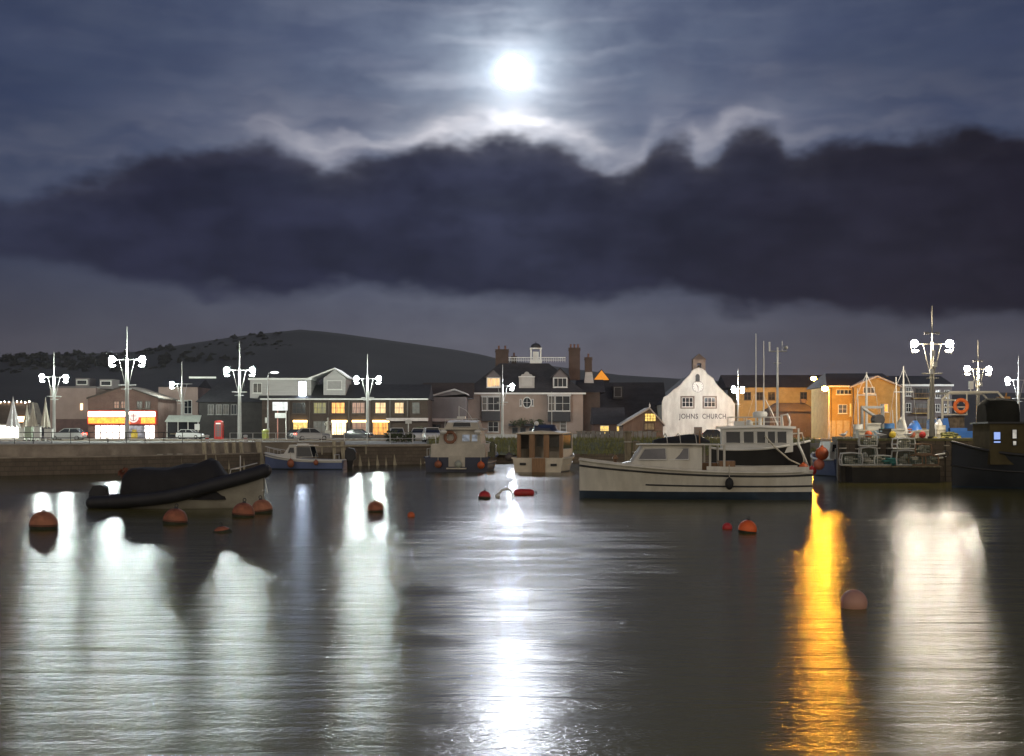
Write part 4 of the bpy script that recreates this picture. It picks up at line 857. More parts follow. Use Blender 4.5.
# railings and bollards on the left quay -------------------------------------------------
t = T('railing', 'dark two bar railing along the left quay before the kiosk and shop', 'railing', (X(60, 108), 108, QT)); d = 108
xs = [X(-60, d) + i * 1.55 for i in range(15)]
for x in xs: mb = MB(); mb.cyl((x, d, QT - .05), (x, d, QT + .98), .035, n=6); t.p('post', mb, M_DARKMETAL)
for h in (.95, .5): mb = MB(); mb.cyl((xs[0], d, QT + h), (xs[-1], d, QT + h), .03, n=6); t.p('rail', mb, M_DARKMETAL)
def bollard(px, d, label, h=.75, m_=M_WHITE):
    t = T('bollard', label, 'bollard', (X(px, d), d, QT), local=True); mb = MB(); mb.lathe((0, 0, 0), [(.16, 0), (.15, h * .75), (.21, h * .82), (.19, h * .95), (.05, h)], 12); t.p('body', mb, m_)
    mb = MB(); mb.lathe((0, 0, h * .5), [(.158, 0), (.165, .02), (.165, .1), (.155, .12)], 12); t.p('band', mb, mat('red_band', (.5, .05, .03), .5))
bollard(207, 112, 'short white bollard left of the red telephone box'); bollard(245.5, 110, 'short white bollard right of the mast lamp by the telephone box')
t = T('railing', 'thin white railing at quay edge between the telephone box and monument', 'railing', (X(290, 108), 108, QT)); d = 108
xs = [X(230, d) + i * 1.9 for i in range(10)]
for x in xs: mb = MB(); mb.cyl((x, d, QT - .05), (x, d, QT + .92), .035, n=6); t.p('post', mb, M_STEEL)
for h in (.9, .45): mb = MB(); mb.cyl((xs[0], d, QT + h), (xs[-1], d, QT + h), .022, n=6); t.p('rail', mb, M_STEEL)
# timber fender piles on the walls
def on_edge(px):
    P = [(-60, 74)] + [(0, 76), (100, 80), (200, 88), (262, 95), (345, 99), (425, 105)]
    for (a, b), (c, e) in zip(P, P[1:]):
        if a <= px <= c: return b + (e - b) * (px - a) / (c - a)
    return 105
def pile(px, lean, zt, r, label, group, m_=M_TIMBER, proud=1.15):
    d = on_edge(px) - proud; t = T('timber_pile', label, 'timber pile', (X(px, d), d, 0), group=group, local=True)
    mb = MB(); mb.loft([[(lean * (1 - u) + r * a, r * b - .25 * (1 - u), -1.2 + (zt + 1.2) * u) for a, b in ((-1, -1), (1, -1), (1, 1), (-1, 1))] for u in (0, .3, .6, 1)]); t.p('post', mb, m_)
    mb = MB(); mb.box(-r * 1.25, r * 1.25, -r * 1.25, r * 1.25, zt, zt + .05); t.p('cap', mb, mat('pale_pile_cap', (.5, .48, .42), .7, .15))
M_TIMP = mat('bleached_timber', (0.46, 0.41, 0.30), 0.85, 0.35, 3, bump=0.02, dirt=(.16, .14, .09), stretch=(3, 3, .6))
for px, ln in ((160, .1), (170, -.1), (180, .15)): pile(px, ln, 1.1, .13, 'dark timber fender pile low on the wall above the covered boat', 'piles above the covered boat')
for px, ln in ((204, .25), (213, .4), (226, .3), (234, .12), (241, .35)): pile(px, ln, 1.85, .12, 'bleached leaning timber fender pile on the wall near the red telephone box', 'piles near the telephone box', M_TIMP)
pile(258.5, .55, 1.86, .17, 'thick bleached timber fender pile at the bow of the blue boat', 'piles near the blue boat', M_TIMP)
for px, ln in ((334, .15), (342, .3)): pile(px, ln, 1.86, .12, 'bleached timber fender pile behind the outboard of the blue boat', 'piles behind the outboard', M_TIMP)
for px, ln in ((350, .3), (357, .5), (366, .35), (374, .55), (383, .4), (391, .6), (411, -.3), (418, .3)): pile(px, ln, 1.55, .12, 'leaning timber fender pile on the rough dark wall right of blue boat', 'piles on the rough wall', M_TIMP, .75)
for px in (841, 858, 876, 889, 915, 930, 944):
    t = T('timber_pile', 'dark upright timber fender pile against the right stone quay', 'timber pile', (X(px, 67) , 66.75 if px < 848 or px > 935 else 67.0, 0), group='piles on the right quay', local=True); hh = random.uniform(1.9, 2.35)
    mb = MB(); mb.loft([[(a * .14 + random.uniform(-.015, .015), b_ * .12 - .12, z_) for a, b_ in ((-1, -1), (1, -1), (1, 1), (-1, 1))] for z_ in (-1.2, 0, .8, 1.5, hh)]); t.p('post', mb, mat('tarred_timber', (.05, .045, .035), .9, .5, 3, bump=.02, stretch=(3, 3, .5)))
    mb = MB(); mb.torus((0, -.12, hh - .25), .17, .03, 'Z', 12, 6); t.p('rope_turn', mb, M_ROPE)
t = T('handrail', 'pale timber handrail along the wall behind the blue boat', 'handrail', (X(320, 96), 96, 1.1))
mb = MB(); mb.cyl((X(300, 95.6), 95.6, 1.45), (X(368, 98.6), 98.6, 1.55), .06, n=6); t.p('rail', mb, M_TIMP)
for p, dd in ((302, 95.7), (322, 96.5), (345, 97.6), (366, 98.5)): mb = MB(); mb.cyl((X(p, dd), dd, .9), (X(p, dd), dd, 1.5), .05, n=6); t.p('post', mb, M_TIMP)
# quay furniture behind the cruisers
d = 131
shrub(401, 126, QT - .3, 3.0, 1.6, 'dark low bush on the quay left of the moored cruiser', 240, .14)
shrub(425, 205, QT, 4.2, 1.9, 'dark clipped bush below the gabled house', 240, .16)
t = T('garden_wall', 'pale low garden wall in front of the inn', 'wall', (X(540, 236), 236, QT)); mb = MB(); bx(mb, 470, 600, 236, 236.4, 434.2, 438.5); t.p('wall', mb, PALEPL); mb = MB(); bx(mb, 469.5, 600.5, 235.9, 236.5, 433.6, 434.2); t.p('coping', mb, M_CONC)
t = T('fence', 'grey boarded fence behind the pale wheelhouse boat', 'fence', (X(600, 138), 138, QT)); d = 138
for i in range(17): xx = X(577, d) + i * .5; mb = MB(); mb.box(xx, xx + .42, d, d + .05, QT - .1, QT + 1.05 + .08 * (i % 2)); t.p('board', mb, mat('grey_boards', (.28, .27, .25), .85, .3, 2))
mb = MB(); bx(mb, 576, 662, d + .05, d + .14, 431, 432.2); t.p('rail', mb, M_TIMBER)

# cars -------------------------------------------------------------------------------------
def make_car(paint, label, group, lit=False):
    t = T('parked_car', label, 'car', (0, 0, 0), group=group, local=True)
    def sect(y, wb, wt, z0, z1): return [(-wb, y, z0), (wb, y, z0), (wb, y, (z0 + z1) * .55), (wt, y, z1), (-wt, y, z1), (-wb, y, (z0 + z1) * .55)]
    mb = MB(); mb.loft([sect(-2.05, .74, .68, .32, .62), sect(-1.9, .84, .74, .25, .78), sect(-.95, .87, .78, .22, .92), sect(1.2, .87, .78, .22, .95), sect(1.9, .84, .74, .25, .92), sect(2.0, .78, .7, .35, .8)]); t.p('body', mb, paint, smooth=50)
    mb = MB(); mb.loft([[(-.76, -.98, .88), (.76, -.98, .88), (.76, 1.75, .9), (-.76, 1.75, .9)], [(-.6, -.25, 1.38), (.6, -.25, 1.38), (.6, 1.2, 1.4), (-.6, 1.2, 1.4)]]); t.p('cabin_glass', mb, M_GLASS)
    mb = MB(); mb.box(-.61, .61, -.3, 1.25, 1.385, 1.45)
    for s in (-1, 1): mb.tube([(s * .76, -1.0, .88), (s * .61, -.28, 1.4)], .04, 5); mb.tube([(s * .76, 1.75, .9), (s * .61, 1.22, 1.41)], .05, 5); mb.tube([(s * .78, .35, .9), (s * .62, .4, 1.4)], .035, 5)
    t.p('roof', mb, paint)
    for s in (-1, 1):
        for y in (-1.28, 1.3): mb = MB(); mb.torus((s * .78, y, .31), .22, .1, 'X', 16, 8); w_ = t.p('wheel', mb, M_RUBBER); mb = MB(); mb.lathe((s * .78 - .06, y, .31), [(.19, 0), (.19, .12)], 12, 'X'); t.p('rim', mb, M_GALV, parent=w_)
        mb = MB(); mb.ball((s * .6, -2.0, .62), .11, 8, 6, (1.3, .6, .8)); t.p('headlight', mb, M_STEEL)
        mb = MB(); mb.box(s * .66 - .1, s * .66 + .1, 1.93, 2.02, .7, .9); t.p('tail_light', mb, emit('lit_tail_light', (1, .04, .02), 14.0) if lit else mat('red_lens', (.3, .01, .01), .3))
    return t
def put(c, px, d, rz, label, z=QT + .004):
    c.location = (X(px, d), d, z); c.rotation_euler = (0, 0, rz); c['label'] = label
CW = mat('white_car_paint', (.75, .76, .77), .25, .04, 2); CD = mat('dark_car_paint', (.02, .022, .028), .2, .1, 2); CSIL = mat('silver_car_paint', (.4, .41, .42), .3, .05, 2, metal=.4)
g_ = 'white cars parked behind the quay'; c0 = make_car(CW, '', g_).e
put(c0, 397, 138, .1, 'white car parked left of the small square sign')
for px, d, rz, l in ((419, 146, -.1, 'white car parked right of the small square sign'), (432, 128, .15, 'white car parked just left of the navy hulled cruiser'), (190, 200, 1.4, 'white car parked inside the bus shelter bay')): put(copy_tree(c0), px, d, rz, l)
c1 = make_car(CD, '', 'dark cars by the harbour').e; put(c1, 359, 182, 1.2, 'dark car parked before the rose curtained pub window')
put(copy_tree(c1), 715, 205, 1.5, 'dark car parked in front of the chapel')
put(copy_tree(c1), 300, 190, 1.57, 'dark car in shade at the left end of the pub')
c2 = make_car(CSIL, '', 'cars driving on the quay road', True).e; put(c2, 68, 153.3, -1.57, 'silver car with red tail lights on the road by the kiosk', QT + .008)
put(copy_tree(c2), 312, 153.3, 1.9, 'silver car with red tail lights on the road left of the monument', QT + .008)

# ================================================================== boats
M_CREAM = mat('cream_hull_paint', (.66, .635, .56), .4, .14, 2.2, dirt=(.44, .39, .30), stretch=(1.6, 1.6, .35)); M_NAVY = mat('navy_hull_paint', (.018, .024, .055), .3, .2, 1.5)
M_BLUEH = mat('mid_blue_hull_paint', (.13, .17, .33), .35, .15, 1.5); M_BOOT = mat('blue_black_antifoul', (.016, .03, .05), .6, .3, 2)
M_DECK = mat('grey_deck_paint', (.33, .32, .29), .7, .15, 2); M_WHT = mat('white_gelcoat', (.68, .68, .65), .3, .07, 2); M_BEIG = mat('beige_gelcoat', (.60, .54, .44), .4, .16, 2, dirt=(.40, .34, .26))
M_DKH = mat('black_hull_paint', (.014, .014, .016), .4, .3, 1.5); M_TAN = mat('varnished_wood', (.24, .13, .06), .4, .3, 3, stretch=(4, 4, .5))
def lerp_st(st, n):
    out = []
    for k in range(n + 1):
        f = k / n * (len(st) - 1); i = min(int(f), len(st) - 2); u = f - i
        p0, p1, p2, p3 = st[max(i - 1, 0)], st[i], st[i + 1], st[min(i + 2, len(st) - 1)]
        out.append(tuple(.5 * (2 * b + (c - a) * u + (2 * a - 5 * b + 4 * c - d_) * u * u + (3 * b - a - 3 * c + d_) * u ** 3) for a, b, c, d_ in zip(p0, p1, p2, p3)))
    return out
class Hull:
    """stations, stern to bow: (x, half beam at sheer, half beam at waterline, keel z, sheer z); bow station nearly zero beam"""
    def __init__(s, t, st, mats, boot=.12, n=24, deckdrop=.12, deckmat=None, deck_to=1.0):
        s.st = lerp_st(st, n); mb = MB(); m5 = []
        for x, bs, bw, zk, zs in s.st:
            bs = max(bs, .02); bw = max(bw, .015)
            half = [(0, zk), (bw * .8, zk * .35), (bw, 0.0), (bw + (bs - bw) * .12, boot), (bw + (bs - bw) * .55, boot + (zs - boot) * .45), (bs, zs)]
            m5.append([(x, -y, z) for y, z in half[::-1]] + [(x, y, z) for y, z in half[1:]])
        rings = [[mb.bm.verts.new(p) for p in sec] for sec in m5]
        for a, b in zip(rings, rings[1:]):
            for i in range(10):
                mb.mi = 1 if 2 <= i <= 7 else 0
                mb.face([a[i], a[i + 1], b[i + 1], b[i]])
        mb.mi = 0; mb.face(rings[0]); s.hull = t.p('hull', mb, mats, smooth=50)
        mb = MB(); secs = [[(x, -max(bs - .05, .01), zs - deckdrop), (x, max(bs - .05, .01), zs - deckdrop)] for x, bs, bw, zk, zs in s.st]; mb.loft(secs, closed=False); t.p('deck', mb, deckmat or M_DECK)
    def rail(s, t, frac, r, m_, name='rub_rail', x0=-99, x1=99, boot=.12, flat=1.0):
        for sd in (-1, 1):
            mb = MB(); P = []
            for x, bs, bw, zk, zs in s.st:
                if x0 <= x <= x1: P.append((x, sd * (max(bw, .015) + (max(bs, .02) - max(bw, .015)) * (frac if frac > .45 else frac * 1.2) + r * .4), boot + (zs - boot) * frac))
            mb.tube(P, r, 6); t.p(name, mb, m_)
def fender(loc, r, label, m_=M_BUOY, ln=1.0, group=None):
    t = T('fender', label, 'fender', loc, group=group, local=True); mb = MB(); mb.ball((0, 0, 0), r, 14, 10, (1, 1, ln)); mb.lathe((0, 0, r * ln * .9), [(r * .25, 0), (r * .2, r * .3), (.01, r * .32)], 8); t.p('body', mb, m_)
    mb = MB(); mb.cyl((0, 0, r * ln * 1.1), (0, .05, r * ln * 1.1 + .45), .018, n=5); t.p('lanyard', mb, M_ROPE)
def lifebuoy(loc, R_, r, label, rz=0.0, m_=None):
    t = T('lifebuoy', label, 'lifebuoy', loc, rz, local=True); mb = MB(); mb.torus((0, 0, 0), R_, r, 'Y', 28, 10); t.p('ring', mb, m_ or M_BUOY)
    for k in range(4): a = math.pi / 4 + k * math.pi / 2; mb = MB(); mb.torus((R_ * math.cos(a), 0, R_ * math.sin(a)), r * 1.03, r * .22, 'Z' if False else 'Y', 10, 6); t.p('band', mb, M_WHITE)
def pane(t, pts, nrm, m_=M_GLASS, th=.02, name='window', parent=None, fr=True, frm=None):
    """a window panel from four local points with a raised frame"""
    P = [Vector(p) for p in pts]; n = Vector(nrm).normalized(); c = sum(P, Vector()) / 4
    mb = MB(); Q = [p + n * th for p in P]; mb.loft([P, Q])
    if fr:
        mf = MB(); mf.tube([p + n * th for p in P] + [P[0] + n * th], .022, 5); f = t.p(name, mf, frm or M_STEEL, parent=parent); return t.p('pane', mb, m_, parent=f, smooth=0)
    return t.p(name, mb, m_, parent=parent, smooth=0)

# --- the big cream launch, bow to the left -------------------------------------------------
d = 48.5; s_ = F / d
t = T('motor_launch', 'large cream motor launch with black strakes, dark boot top and low cabin in mid harbour', 'boat', (X(697, d), d + 1.2, 0), math.pi - .03, local=True)
LB = 4.35
H = Hull(t, [(-LB, 1.10, .98, -.25, 1.10), (-3, 1.28, 1.1, -.4, 1.04), (-1, 1.38, 1.12, -.5, 1.06), (1, 1.32, .95, -.5, 1.16), (2.6, 1.02, .55, -.4, 1.30), (3.7, .55, .22, -.2, 1.42), (4.32, .05, .02, .1, 1.5)], [M_CREAM, M_BOOT], boot=.30, deckdrop=.16)
H.rail(t, .985, .05, M_CREAM, 'gunwale'); H.rail(t, .80, .04, M_BLACK, 'strake', boot=.3); H.rail(t, .28, .035, M_BLACK, 'strake', x1=2.1, boot=.3)
# raised foredeck bulwark
mb = MB(); P0 = [(x, bs * .97, zs) for x, bs, bw, zk, zs in H.st if x > 1.2]
for sd in (-1, 1): mb.loft([[(x, sd * b, z - .02), (x, sd * b * .97, z + .06), (x, sd * b * .93, z + .06), (x, sd * b * .93, z - .02)] for x, b, z in P0])
t.p('bulwark', mb, M_CREAM)
mb = MB(); cw = .98
mb.loft([[(x, -w_, .95), (x, w_, .95), (x, w_ * .97, z1 - .12), (x, w_ * .86, z1), (x, -w_ * .86, z1), (x, -w_ * .97, z1 - .12)] for x, w_, z1 in ((-.25, cw, 2.05), (1.0, cw, 2.06), (1.95, .9, 2.05), (2.38, .8, 1.42), (2.75, .6, 1.34))]); cab = t.p('cabin', mb, M_CREAM)
for sd in (-1, 1):
    for a, b, c_, e in ((1.08, 1.12, 1.88, 2.12), (.25, .25, .98, .98)): pane(t, [(a, sd * (cw + .0), 1.5), (e, sd * (cw - .05), 1.5), (c_, sd * (cw - .09), 1.9), (b, sd * (cw - .035), 1.93)], (0, sd, .1), mat('pale_reflecting_glass', (.16, .16, .18), .15, .3, .8), parent=cab)
mb = MB(); mb.box(-.30, .1, -cw, cw, 2.03, 2.1); mb.loft([[(x, -w_, z), (x, w_, z), (x, w_ - .02, z + .05), (x, -w_ + .02, z + .05)] for x, w_, z in ((-1.15, 1.06, 2.03), (.5, 1.08, 2.06), (2.1, .95, 2.05))]); t.p('cabin_roof', mb, M_CREAM)
for x in (-.55, -1.08):
    for sd in (-1, 1): mb = MB(); mb.cyl((x, sd * .95, 1.0), (x, sd * .98, 2.05), .045); t.p('roof_post', mb, M_CREAM)
mb = MB(); mb.box(-1.3, -.25, -.9, -.4, .9, 1.35); t.p('engine_box', mb, M_TAN); mb = MB(); mb.box(-1.5, -.9, .3, .9, .9, 1.45); t.p('helm_seat', mb, M_TAN)
for sd in (-1, 1):
    mb = MB(); mb.loft([[(x, sd * 1.2, 1.0), (x, sd * 1.14, 1.0), (x, sd * 1.12, z), (x, sd * 1.18, z)] for x, z in ((-4.2, 1.24), (-2.5, 1.22), (-.4, 1.26))]); t.p('coaming', mb, M_CREAM)
mb = MB(); mb.tube([(-.2, .6, 1.0), (-.2, .6, 2.6)], .03); mb.cyl((2.95, 0, 1.3), (2.95, 0, 1.65), .07); mb.box(2.85, 3.05, -.25, .25, 1.5, 1.58); t.p('samson_post', mb, M_TAN)
b5 = t
# things on its roof and side
o = T('inflatable_dinghy', 'black deflated dinghy lashed on the cabin roof of the cream launch', 'dinghy', t.w((.45, 0, 2.12)), math.pi, local=True)
mb = MB(); secs = []
for k in range(13):
    u = k / 12; a = -1.05 + 2.1 * u; h = .30 * (math.sin(math.pi * min(max(u, .03), .97)) ** .45) * (1 + .18 * math.sin(7 * u)); w_ = .75 * math.sin(math.pi * min(max(u, .06), .94)) ** .3
    secs.append([(a, w_ * math.cos(q), max(0, h * math.sin(q) * (1 + .12 * math.sin(5 * q + 3 * u)))) for q in [math.pi * j / 10 for j in range(11)]])
mb.loft(secs, closed=True); o.p('hull', mb, mat('black_canvas', (.02, .02, .02), .85, .4, 3, bump=.03))
mb = MB()
for x in (-.5, .1, .6): mb.tube([(x, -.78, -.02), (x, -.5, .27), (x, 0, .36), (x, .5, .27), (x, .78, -.02)], .02, 5)
o.p('lashing', mb, M_ROPE)
fender(t.w((-1.2, 1.48, .62)), .16, 'dark rubber fender hanging on the side of the cream launch', M_RUBBER, 1.4)
for k, (dx, h) in enumerate(((-2.35, 2.6), (-2.05, 2.15))):
    q = T('mooring_post', ('taller' if k == 0 else 'shorter') + ' dark timber mooring post behind the bow of cream launch', 'mooring post', (X(628 + k * 8, 58), 58, 0), local=True)
    mb = MB(); mb.lathe((0, 0, 0), [(.17, -1.5), (.16, h - .1), (.19, h - .08), (.12, h)], 10); q.p('post', mb, M_TIMBER); mb = MB(); mb.torus((0, 0, h - .5), .17, .03, 'Z', 14, 6); q.p('rope_turn', mb, M_ROPE)

# --- blue boat with outboard, bow to the left --------------------------------------------------
d = 89; t = T('motor_boat', 'small blue hulled cabin boat with white top and black outboard at the quay', 'boat', (X(303, d), d + 1.0, 0), math.pi - .06, local=True)
H = Hull(t, [(-2.75, .95, .85, -.1, .62), (-1.5, 1.08, .92, -.2, .62), (0, 1.1, .88, -.3, .68), (1.2, .95, .62, -.3, .82), (2.1, .6, .28, -.2, .98), (2.8, .05, .02, .1, 1.15)], [M_BLUEH, M_BOOT], boot=.06, deckmat=M_WHT, deckdrop=.06)
H.rail(t, .97, .07, M_WHT, 'gunwale'); H.rail(t, .80, .05, M_WHT)
mb = MB(); mb.loft([[(x, -w_, .6), (x, w_, .6), (x, w_ * .9, z), (x, -w_ * .9, z)] for x, w_, z in ((.45, .86, 1.62), (.95, .82, 1.62), (1.35, .72, 1.08), (2.1, .4, 1.02))]); cab = t.p('cabin', mb, M_WHT)
mb = MB(); mb.box(-.75, .95, -.84, .84, 1.62, 1.68); mb.box(-.2, .5, -.35, .35, 1.68, 1.78); t.p('cabin_roof', mb, M_WHT)
for sd in (-1, 1):
    pane(t, [(.55, sd * .835, 1.12), (1.05, sd * .775, 1.12), (.92, sd * .75, 1.5), (.6, sd * .79, 1.5)], (0, sd, .1), parent=cab)
    pane(t, [(-.7, sd * .86, .85), (.4, sd * .86, .85), (.4, sd * .8, 1.55), (-.5, sd * .8, 1.55)], (0, sd, .1), name='side_screen')
    mb = MB(); P = [(x, sd * bs * .9, zs + .42) for x, bs, bw, zk, zs in H.st if x > 1.5]; mb.tube(P, .02, 5)
    for p in P[::3]: mb.cyl(p, (p[0], p[1], p[2] - .45), .015, n=5)
    t.p('bow_rail', mb, M_STEEL)
mb = MB(); mb.tube([(-2.2, -.85, .6), (-2.2, -.85, 1.0), (-2.2, .85, 1.0), (-2.2, .85, .6)], .03); t.p('stern_rail', mb, M_STEEL)
mb = MB(); mb.loft([[(x, -w_, z0), (x, w_, z0), (x, w_ * .8, z1), (x, -w_ * .8, z1)] for x, w_, z0, z1 in ((-3.55, .18, .75, 1.15), (-3.4, .28, .6, 1.42), (-3.0, .3, .6, 1.5), (-2.8, .2, .75, 1.3))]); ob = t.p('outboard', mb, M_BLACK, smooth=50)
mb = MB(); mb.loft([[(x0, -w_, z), (x1, -w_, z), (x1, w_, z), (x0, w_, z)] for z, x0, x1, w_ in ((.7, -3.4, -2.9, .16), (.2, -3.3, -2.95, .1), (-.4, -3.35, -3.0, .05))]); t.p('outboard_leg', mb, M_BLACK, parent=ob)
g_ = 'fenders on the blue boat'
fender(t.w((.75, 1.2, .42)), .24, 'larger orange fender near the bow of blue boat', M_BUOYBR, 1.25, g_); fender(t.w((-1.0, 1.22, .48)), .17, 'smaller orange fender amidships on the blue boat', M_BUOYBR, 1.1, g_)

# --- navy cruiser seen from astern --------------------------------------------------------------
d = 83; t = T('cabin_cruiser', 'navy hulled cruiser seen from astern with beige cabin and lifebuoy', 'boat', (X(463, d), d + 4.2, 0), math.pi / 2 - .10, local=True)
H = Hull(t, [(-4.2, 2.05, 1.95, -.2, .95), (-2, 2.15, 1.95, -.3, .95), (0, 2.15, 1.9, -.4, 1.05), (2, 1.8, 1.2, -.4, 1.2), (3.4, .9, .4, -.2, 1.4), (4.2, .05, .02, .1, 1.55)], [M_NAVY, M_BOOT], boot=.05, deckmat=M_BEIG, deckdrop=.1)
H.rail(t, .98, .07, M_NAVY, 'gunwale'); H.rail(t, .6, .05, M_BEIG, 'strake')
BG2 = mat('weathered_beige_paint', (.50, .465, .40), .6, .22, 1.5, dirt=(.32, .29, .24))
mb = MB(); mb.box(-3.6, -3.5, -1.75, 1.75, .85, 1.75); mb.loft([[(-3.5, -w_, z), (2.2, -w_ * .8, z), (2.2, w_ * .8, z), (-3.5, w_, z)] for z, w_ in ((.85, 1.8), (1.8, 1.72))]); t.p('cockpit_bulkhead', mb, BG2)
mb = MB(); mb.loft([[(x, -w_, 1.72), (x, w_, 1.72), (x, w_ * .9, z), (x, -w_ * .9, z)] for x, w_, z in ((-2.6, 1.42, 2.72), (0, 1.4, 2.75), (1.2, 1.25, 2.72), (1.9, 1.1, 2.0))]); cab = t.p('cabin', mb, BG2)
mb = MB(); mb.loft([[(x, -w_, 2.72), (x, w_, 2.72), (x, w_ - .06, 2.82), (x, -w_ + .06, 2.82)] for x, w_ in ((-2.9, 1.4), (0, 1.5), (1.4, 1.25))]); t.p('cabin_roof', mb, BG2)
for y0, y1, z0, z1 in ((-.65, -.15, 1.95, 2.4), (-1.15, -.78, 1.95, 2.4)): pane(t, [(-2.62, y0, z0), (-2.62, y1, z0), (-2.6, y1, z1), (-2.6, y0, z1)], (-1, 0, 0), emit('painted_pane_reflection', (.6, .68, .8), .35, .6, 3), parent=cab)  # reflection on the panes is painted in as a weak mottled emission
mb = MB(); mb.loft([[(x, -w_, 2.82), (x, w_, 2.82), (x, w_ * .86, z), (x, -w_ * .86, z)] for x, w_, z in ((-1.6, 1.15, 3.2), (-.2, 1.2, 3.35), (.5, 1.0, 3.0))]); fb = t.p('flybridge', mb, BG2)
pane(t, [(-1.62, -.6, 2.9), (-1.62, .6, 2.9), (-1.62, .55, 3.2), (-1.62, -.55, 3.2)], (-1, 0, .0), parent=fb)
mb = MB(); mb.tube([(-1.7, -1.15, 2.8), (-1.9, -1.05, 3.42), (-1.9, 1.05, 3.42), (-1.7, 1.15, 2.8)], .035); mb.box(-1.5, -1.2, -.2, .35, 3.4, 3.6); mb.cyl((-.9, .3, 3.2), (-.9, .3, 4.3), .025); mb.tube([(-1.2, -.7, 3.3), (-1.0, -.2, 4.0), (-.8, .3, 4.25)], .02); t.p('radar_arch', mb, M_STEEL)
for y in (-1.2, 1.05): mb = MB(); mb.ball((-2.85, y, 2.58), .2, 10, 8, (.6, 1.2, .8)); t.p('deck_lamp', mb, M_STEEL)
mb = MB(); mb.box(-4.28, -4.2, -.55, .5, .35, 1.05); mb.box(-4.6, -4.2, -.65, .6, .2, .28); t.p('bathing_platform', mb, BG2)
for sd in (-1, 1):
    mb = MB(); P = [(x, sd * bs * .97, zs + .55) for x, bs, bw, zk, zs in H.st if x > -3.6]; mb.tube(P, .022, 5)
    for p in P[::3]: mb.cyl(p, (p[0], p[1], p[2] - .58), .018, n=5)
    t.p('guard_rail', mb, M_STEEL)
mb = MB(); mb.ball((-3.2, -2.2, 1.5), .4, 10, 8, (.9, .5, 1.2)); mb.box(-3.6, -3.0, -2.35, -1.95, .95, 1.3); t.p('gear_bag', mb, mat('olive_canvas', (.1, .1, .06), .9, .3, 4))
lifebuoy(t.w((-2.75, .62, 2.22)), .34, .1, 'brown lifebuoy mounted on cabin back of navy cruiser', t.rz - math.pi / 2, mat('brown_buoy', (.2, .09, .05), .6, .3, 4))
g_ = 'round fenders along the navy stern'
fender(t.w((-4.42, 1.15, .5)), .24, 'red round fender left on the navy stern', M_BUOYBR, 1, g_); fender(t.w((-4.42, -.15, .5)), .24, 'pale grey round fender at the middle of the navy stern', mat('grey_fender', (.3, .32, .28), .5, .2), 1, g_); fender(t.w((-4.4, -1.6, .45)), .24, 'red round fender right on the navy stern', M_BUOY, 1, g_)

# --- beige wheelhouse boat from astern -----------------------------------------------------------
d = 82.5; t = T('wheelhouse_boat', 'beige open backed wheelhouse boat with brown posts seen from astern', 'boat', (X(549, d), d + 3.4, 0), math.pi / 2 - .22, local=True)
H = Hull(t, [(-3.3, 1.62, 1.5, -.2, .92), (-1.6, 1.75, 1.55, -.3, .92), (0, 1.72, 1.45, -.4, 1.0), (1.6, 1.4, .9, -.4, 1.12), (2.7, .75, .3, -.2, 1.28), (3.4, .05, .02, .1, 1.4)], [M_BEIG, M_BOOT], boot=.08, deckmat=M_BEIG, deckdrop=.45)
H.rail(t, .97, .075, M_BEIG, 'gunwale')
mb = MB(); mb.loft([[(x, -w_, z), (x, -w_ * .5, z + .1), (x, 0, z + .14), (x, w_ * .5, z + .1), (x, w_, z), (x, w_, z - .07), (x, -w_, z - .07)] for x, w_, z in ((-2.7, 1.55, 2.5), (-.5, 1.6, 2.56), (1.4, 1.35, 2.5))]); t.p('wheelhouse_roof', mb, M_BEIG)
for x, sd in ((-2.55, -1), (-2.55, 1), (-2.55, .38), (-2.55, -.30), (.9, -1), (.9, 1)):
    mb = MB(); w_ = .18 if abs(sd) < 1 else .12; mb.box(x, x + .12, sd * 1.38 - w_, sd * 1.38 + w_, .75, 2.48); t.p('post', mb, M_TAN if x < 0 else M_BEIG)
for sd in (-1, 1):
    mb = MB(); mb.box(-2.4, .95, sd * 1.46 - .03, sd * 1.46 + .03, .85, 1.45); t.p('side_panel', mb, M_BEIG)
    pane(t, [(-2.35, sd * 1.45, 1.47), (.85, sd * 1.45, 1.47), (.85, sd * 1.42, 2.4), (-2.35, sd * 1.42, 2.4)], (0, sd, 0), mat('clear_dark_glass', (.05, .055, .05), .1, .2), name='side_window')
mb = MB(); mb.box(.95, 1.05, -1.4, 1.4, .9, 2.5); mb.box(-.6, .9, -.9, .3, .5, 1.3); t.p('forward_bulkhead', mb, M_BEIG)
pane(t, [(.93, -.9, 1.6), (.93, .9, 1.6), (.93, .9, 2.3), (.93, -.9, 2.3)], (-1, 0, 0), mat('bright_cabin_glass', (.45, .44, .40), .2, .2), name='windscreen')
mb = MB(); mb.box(-3.42, -3.3, -.5, .35, .0, .9); t.p('stern_ladder', mb, M_TAN)
mb = MB(); mb.box(-3.38, -3.33, .75, 1.15, .45, .6); t.p('exhaust_plate', mb, M_BLACK); mb = MB(); mb.box(-3.38, -3.33, -1.25, -.85, .4, .55); t.p('exhaust_plate', mb, M_BLACK)
mb = MB(); mb.loft([[(x, -w_, 2.62), (x, w_, 2.62), (x, w_ * .8, z), (x, -w_ * .8, z)] for x, w_, z in ((-1.7, .6, 2.8), (-1.2, .8, 3.05), (0, .75, 3.0), (.4, .5, 2.8))]); t.p('roof_locker', mb, M_NAVY)
mb = MB(); mb.cyl((-.6, -.4, 2.9), (-.6, -.4, 5.2), .03, .015); mb.ball((-1.4, .45, 3.12), .16, 8, 6); t.p('mast', mb, M_WHITE)
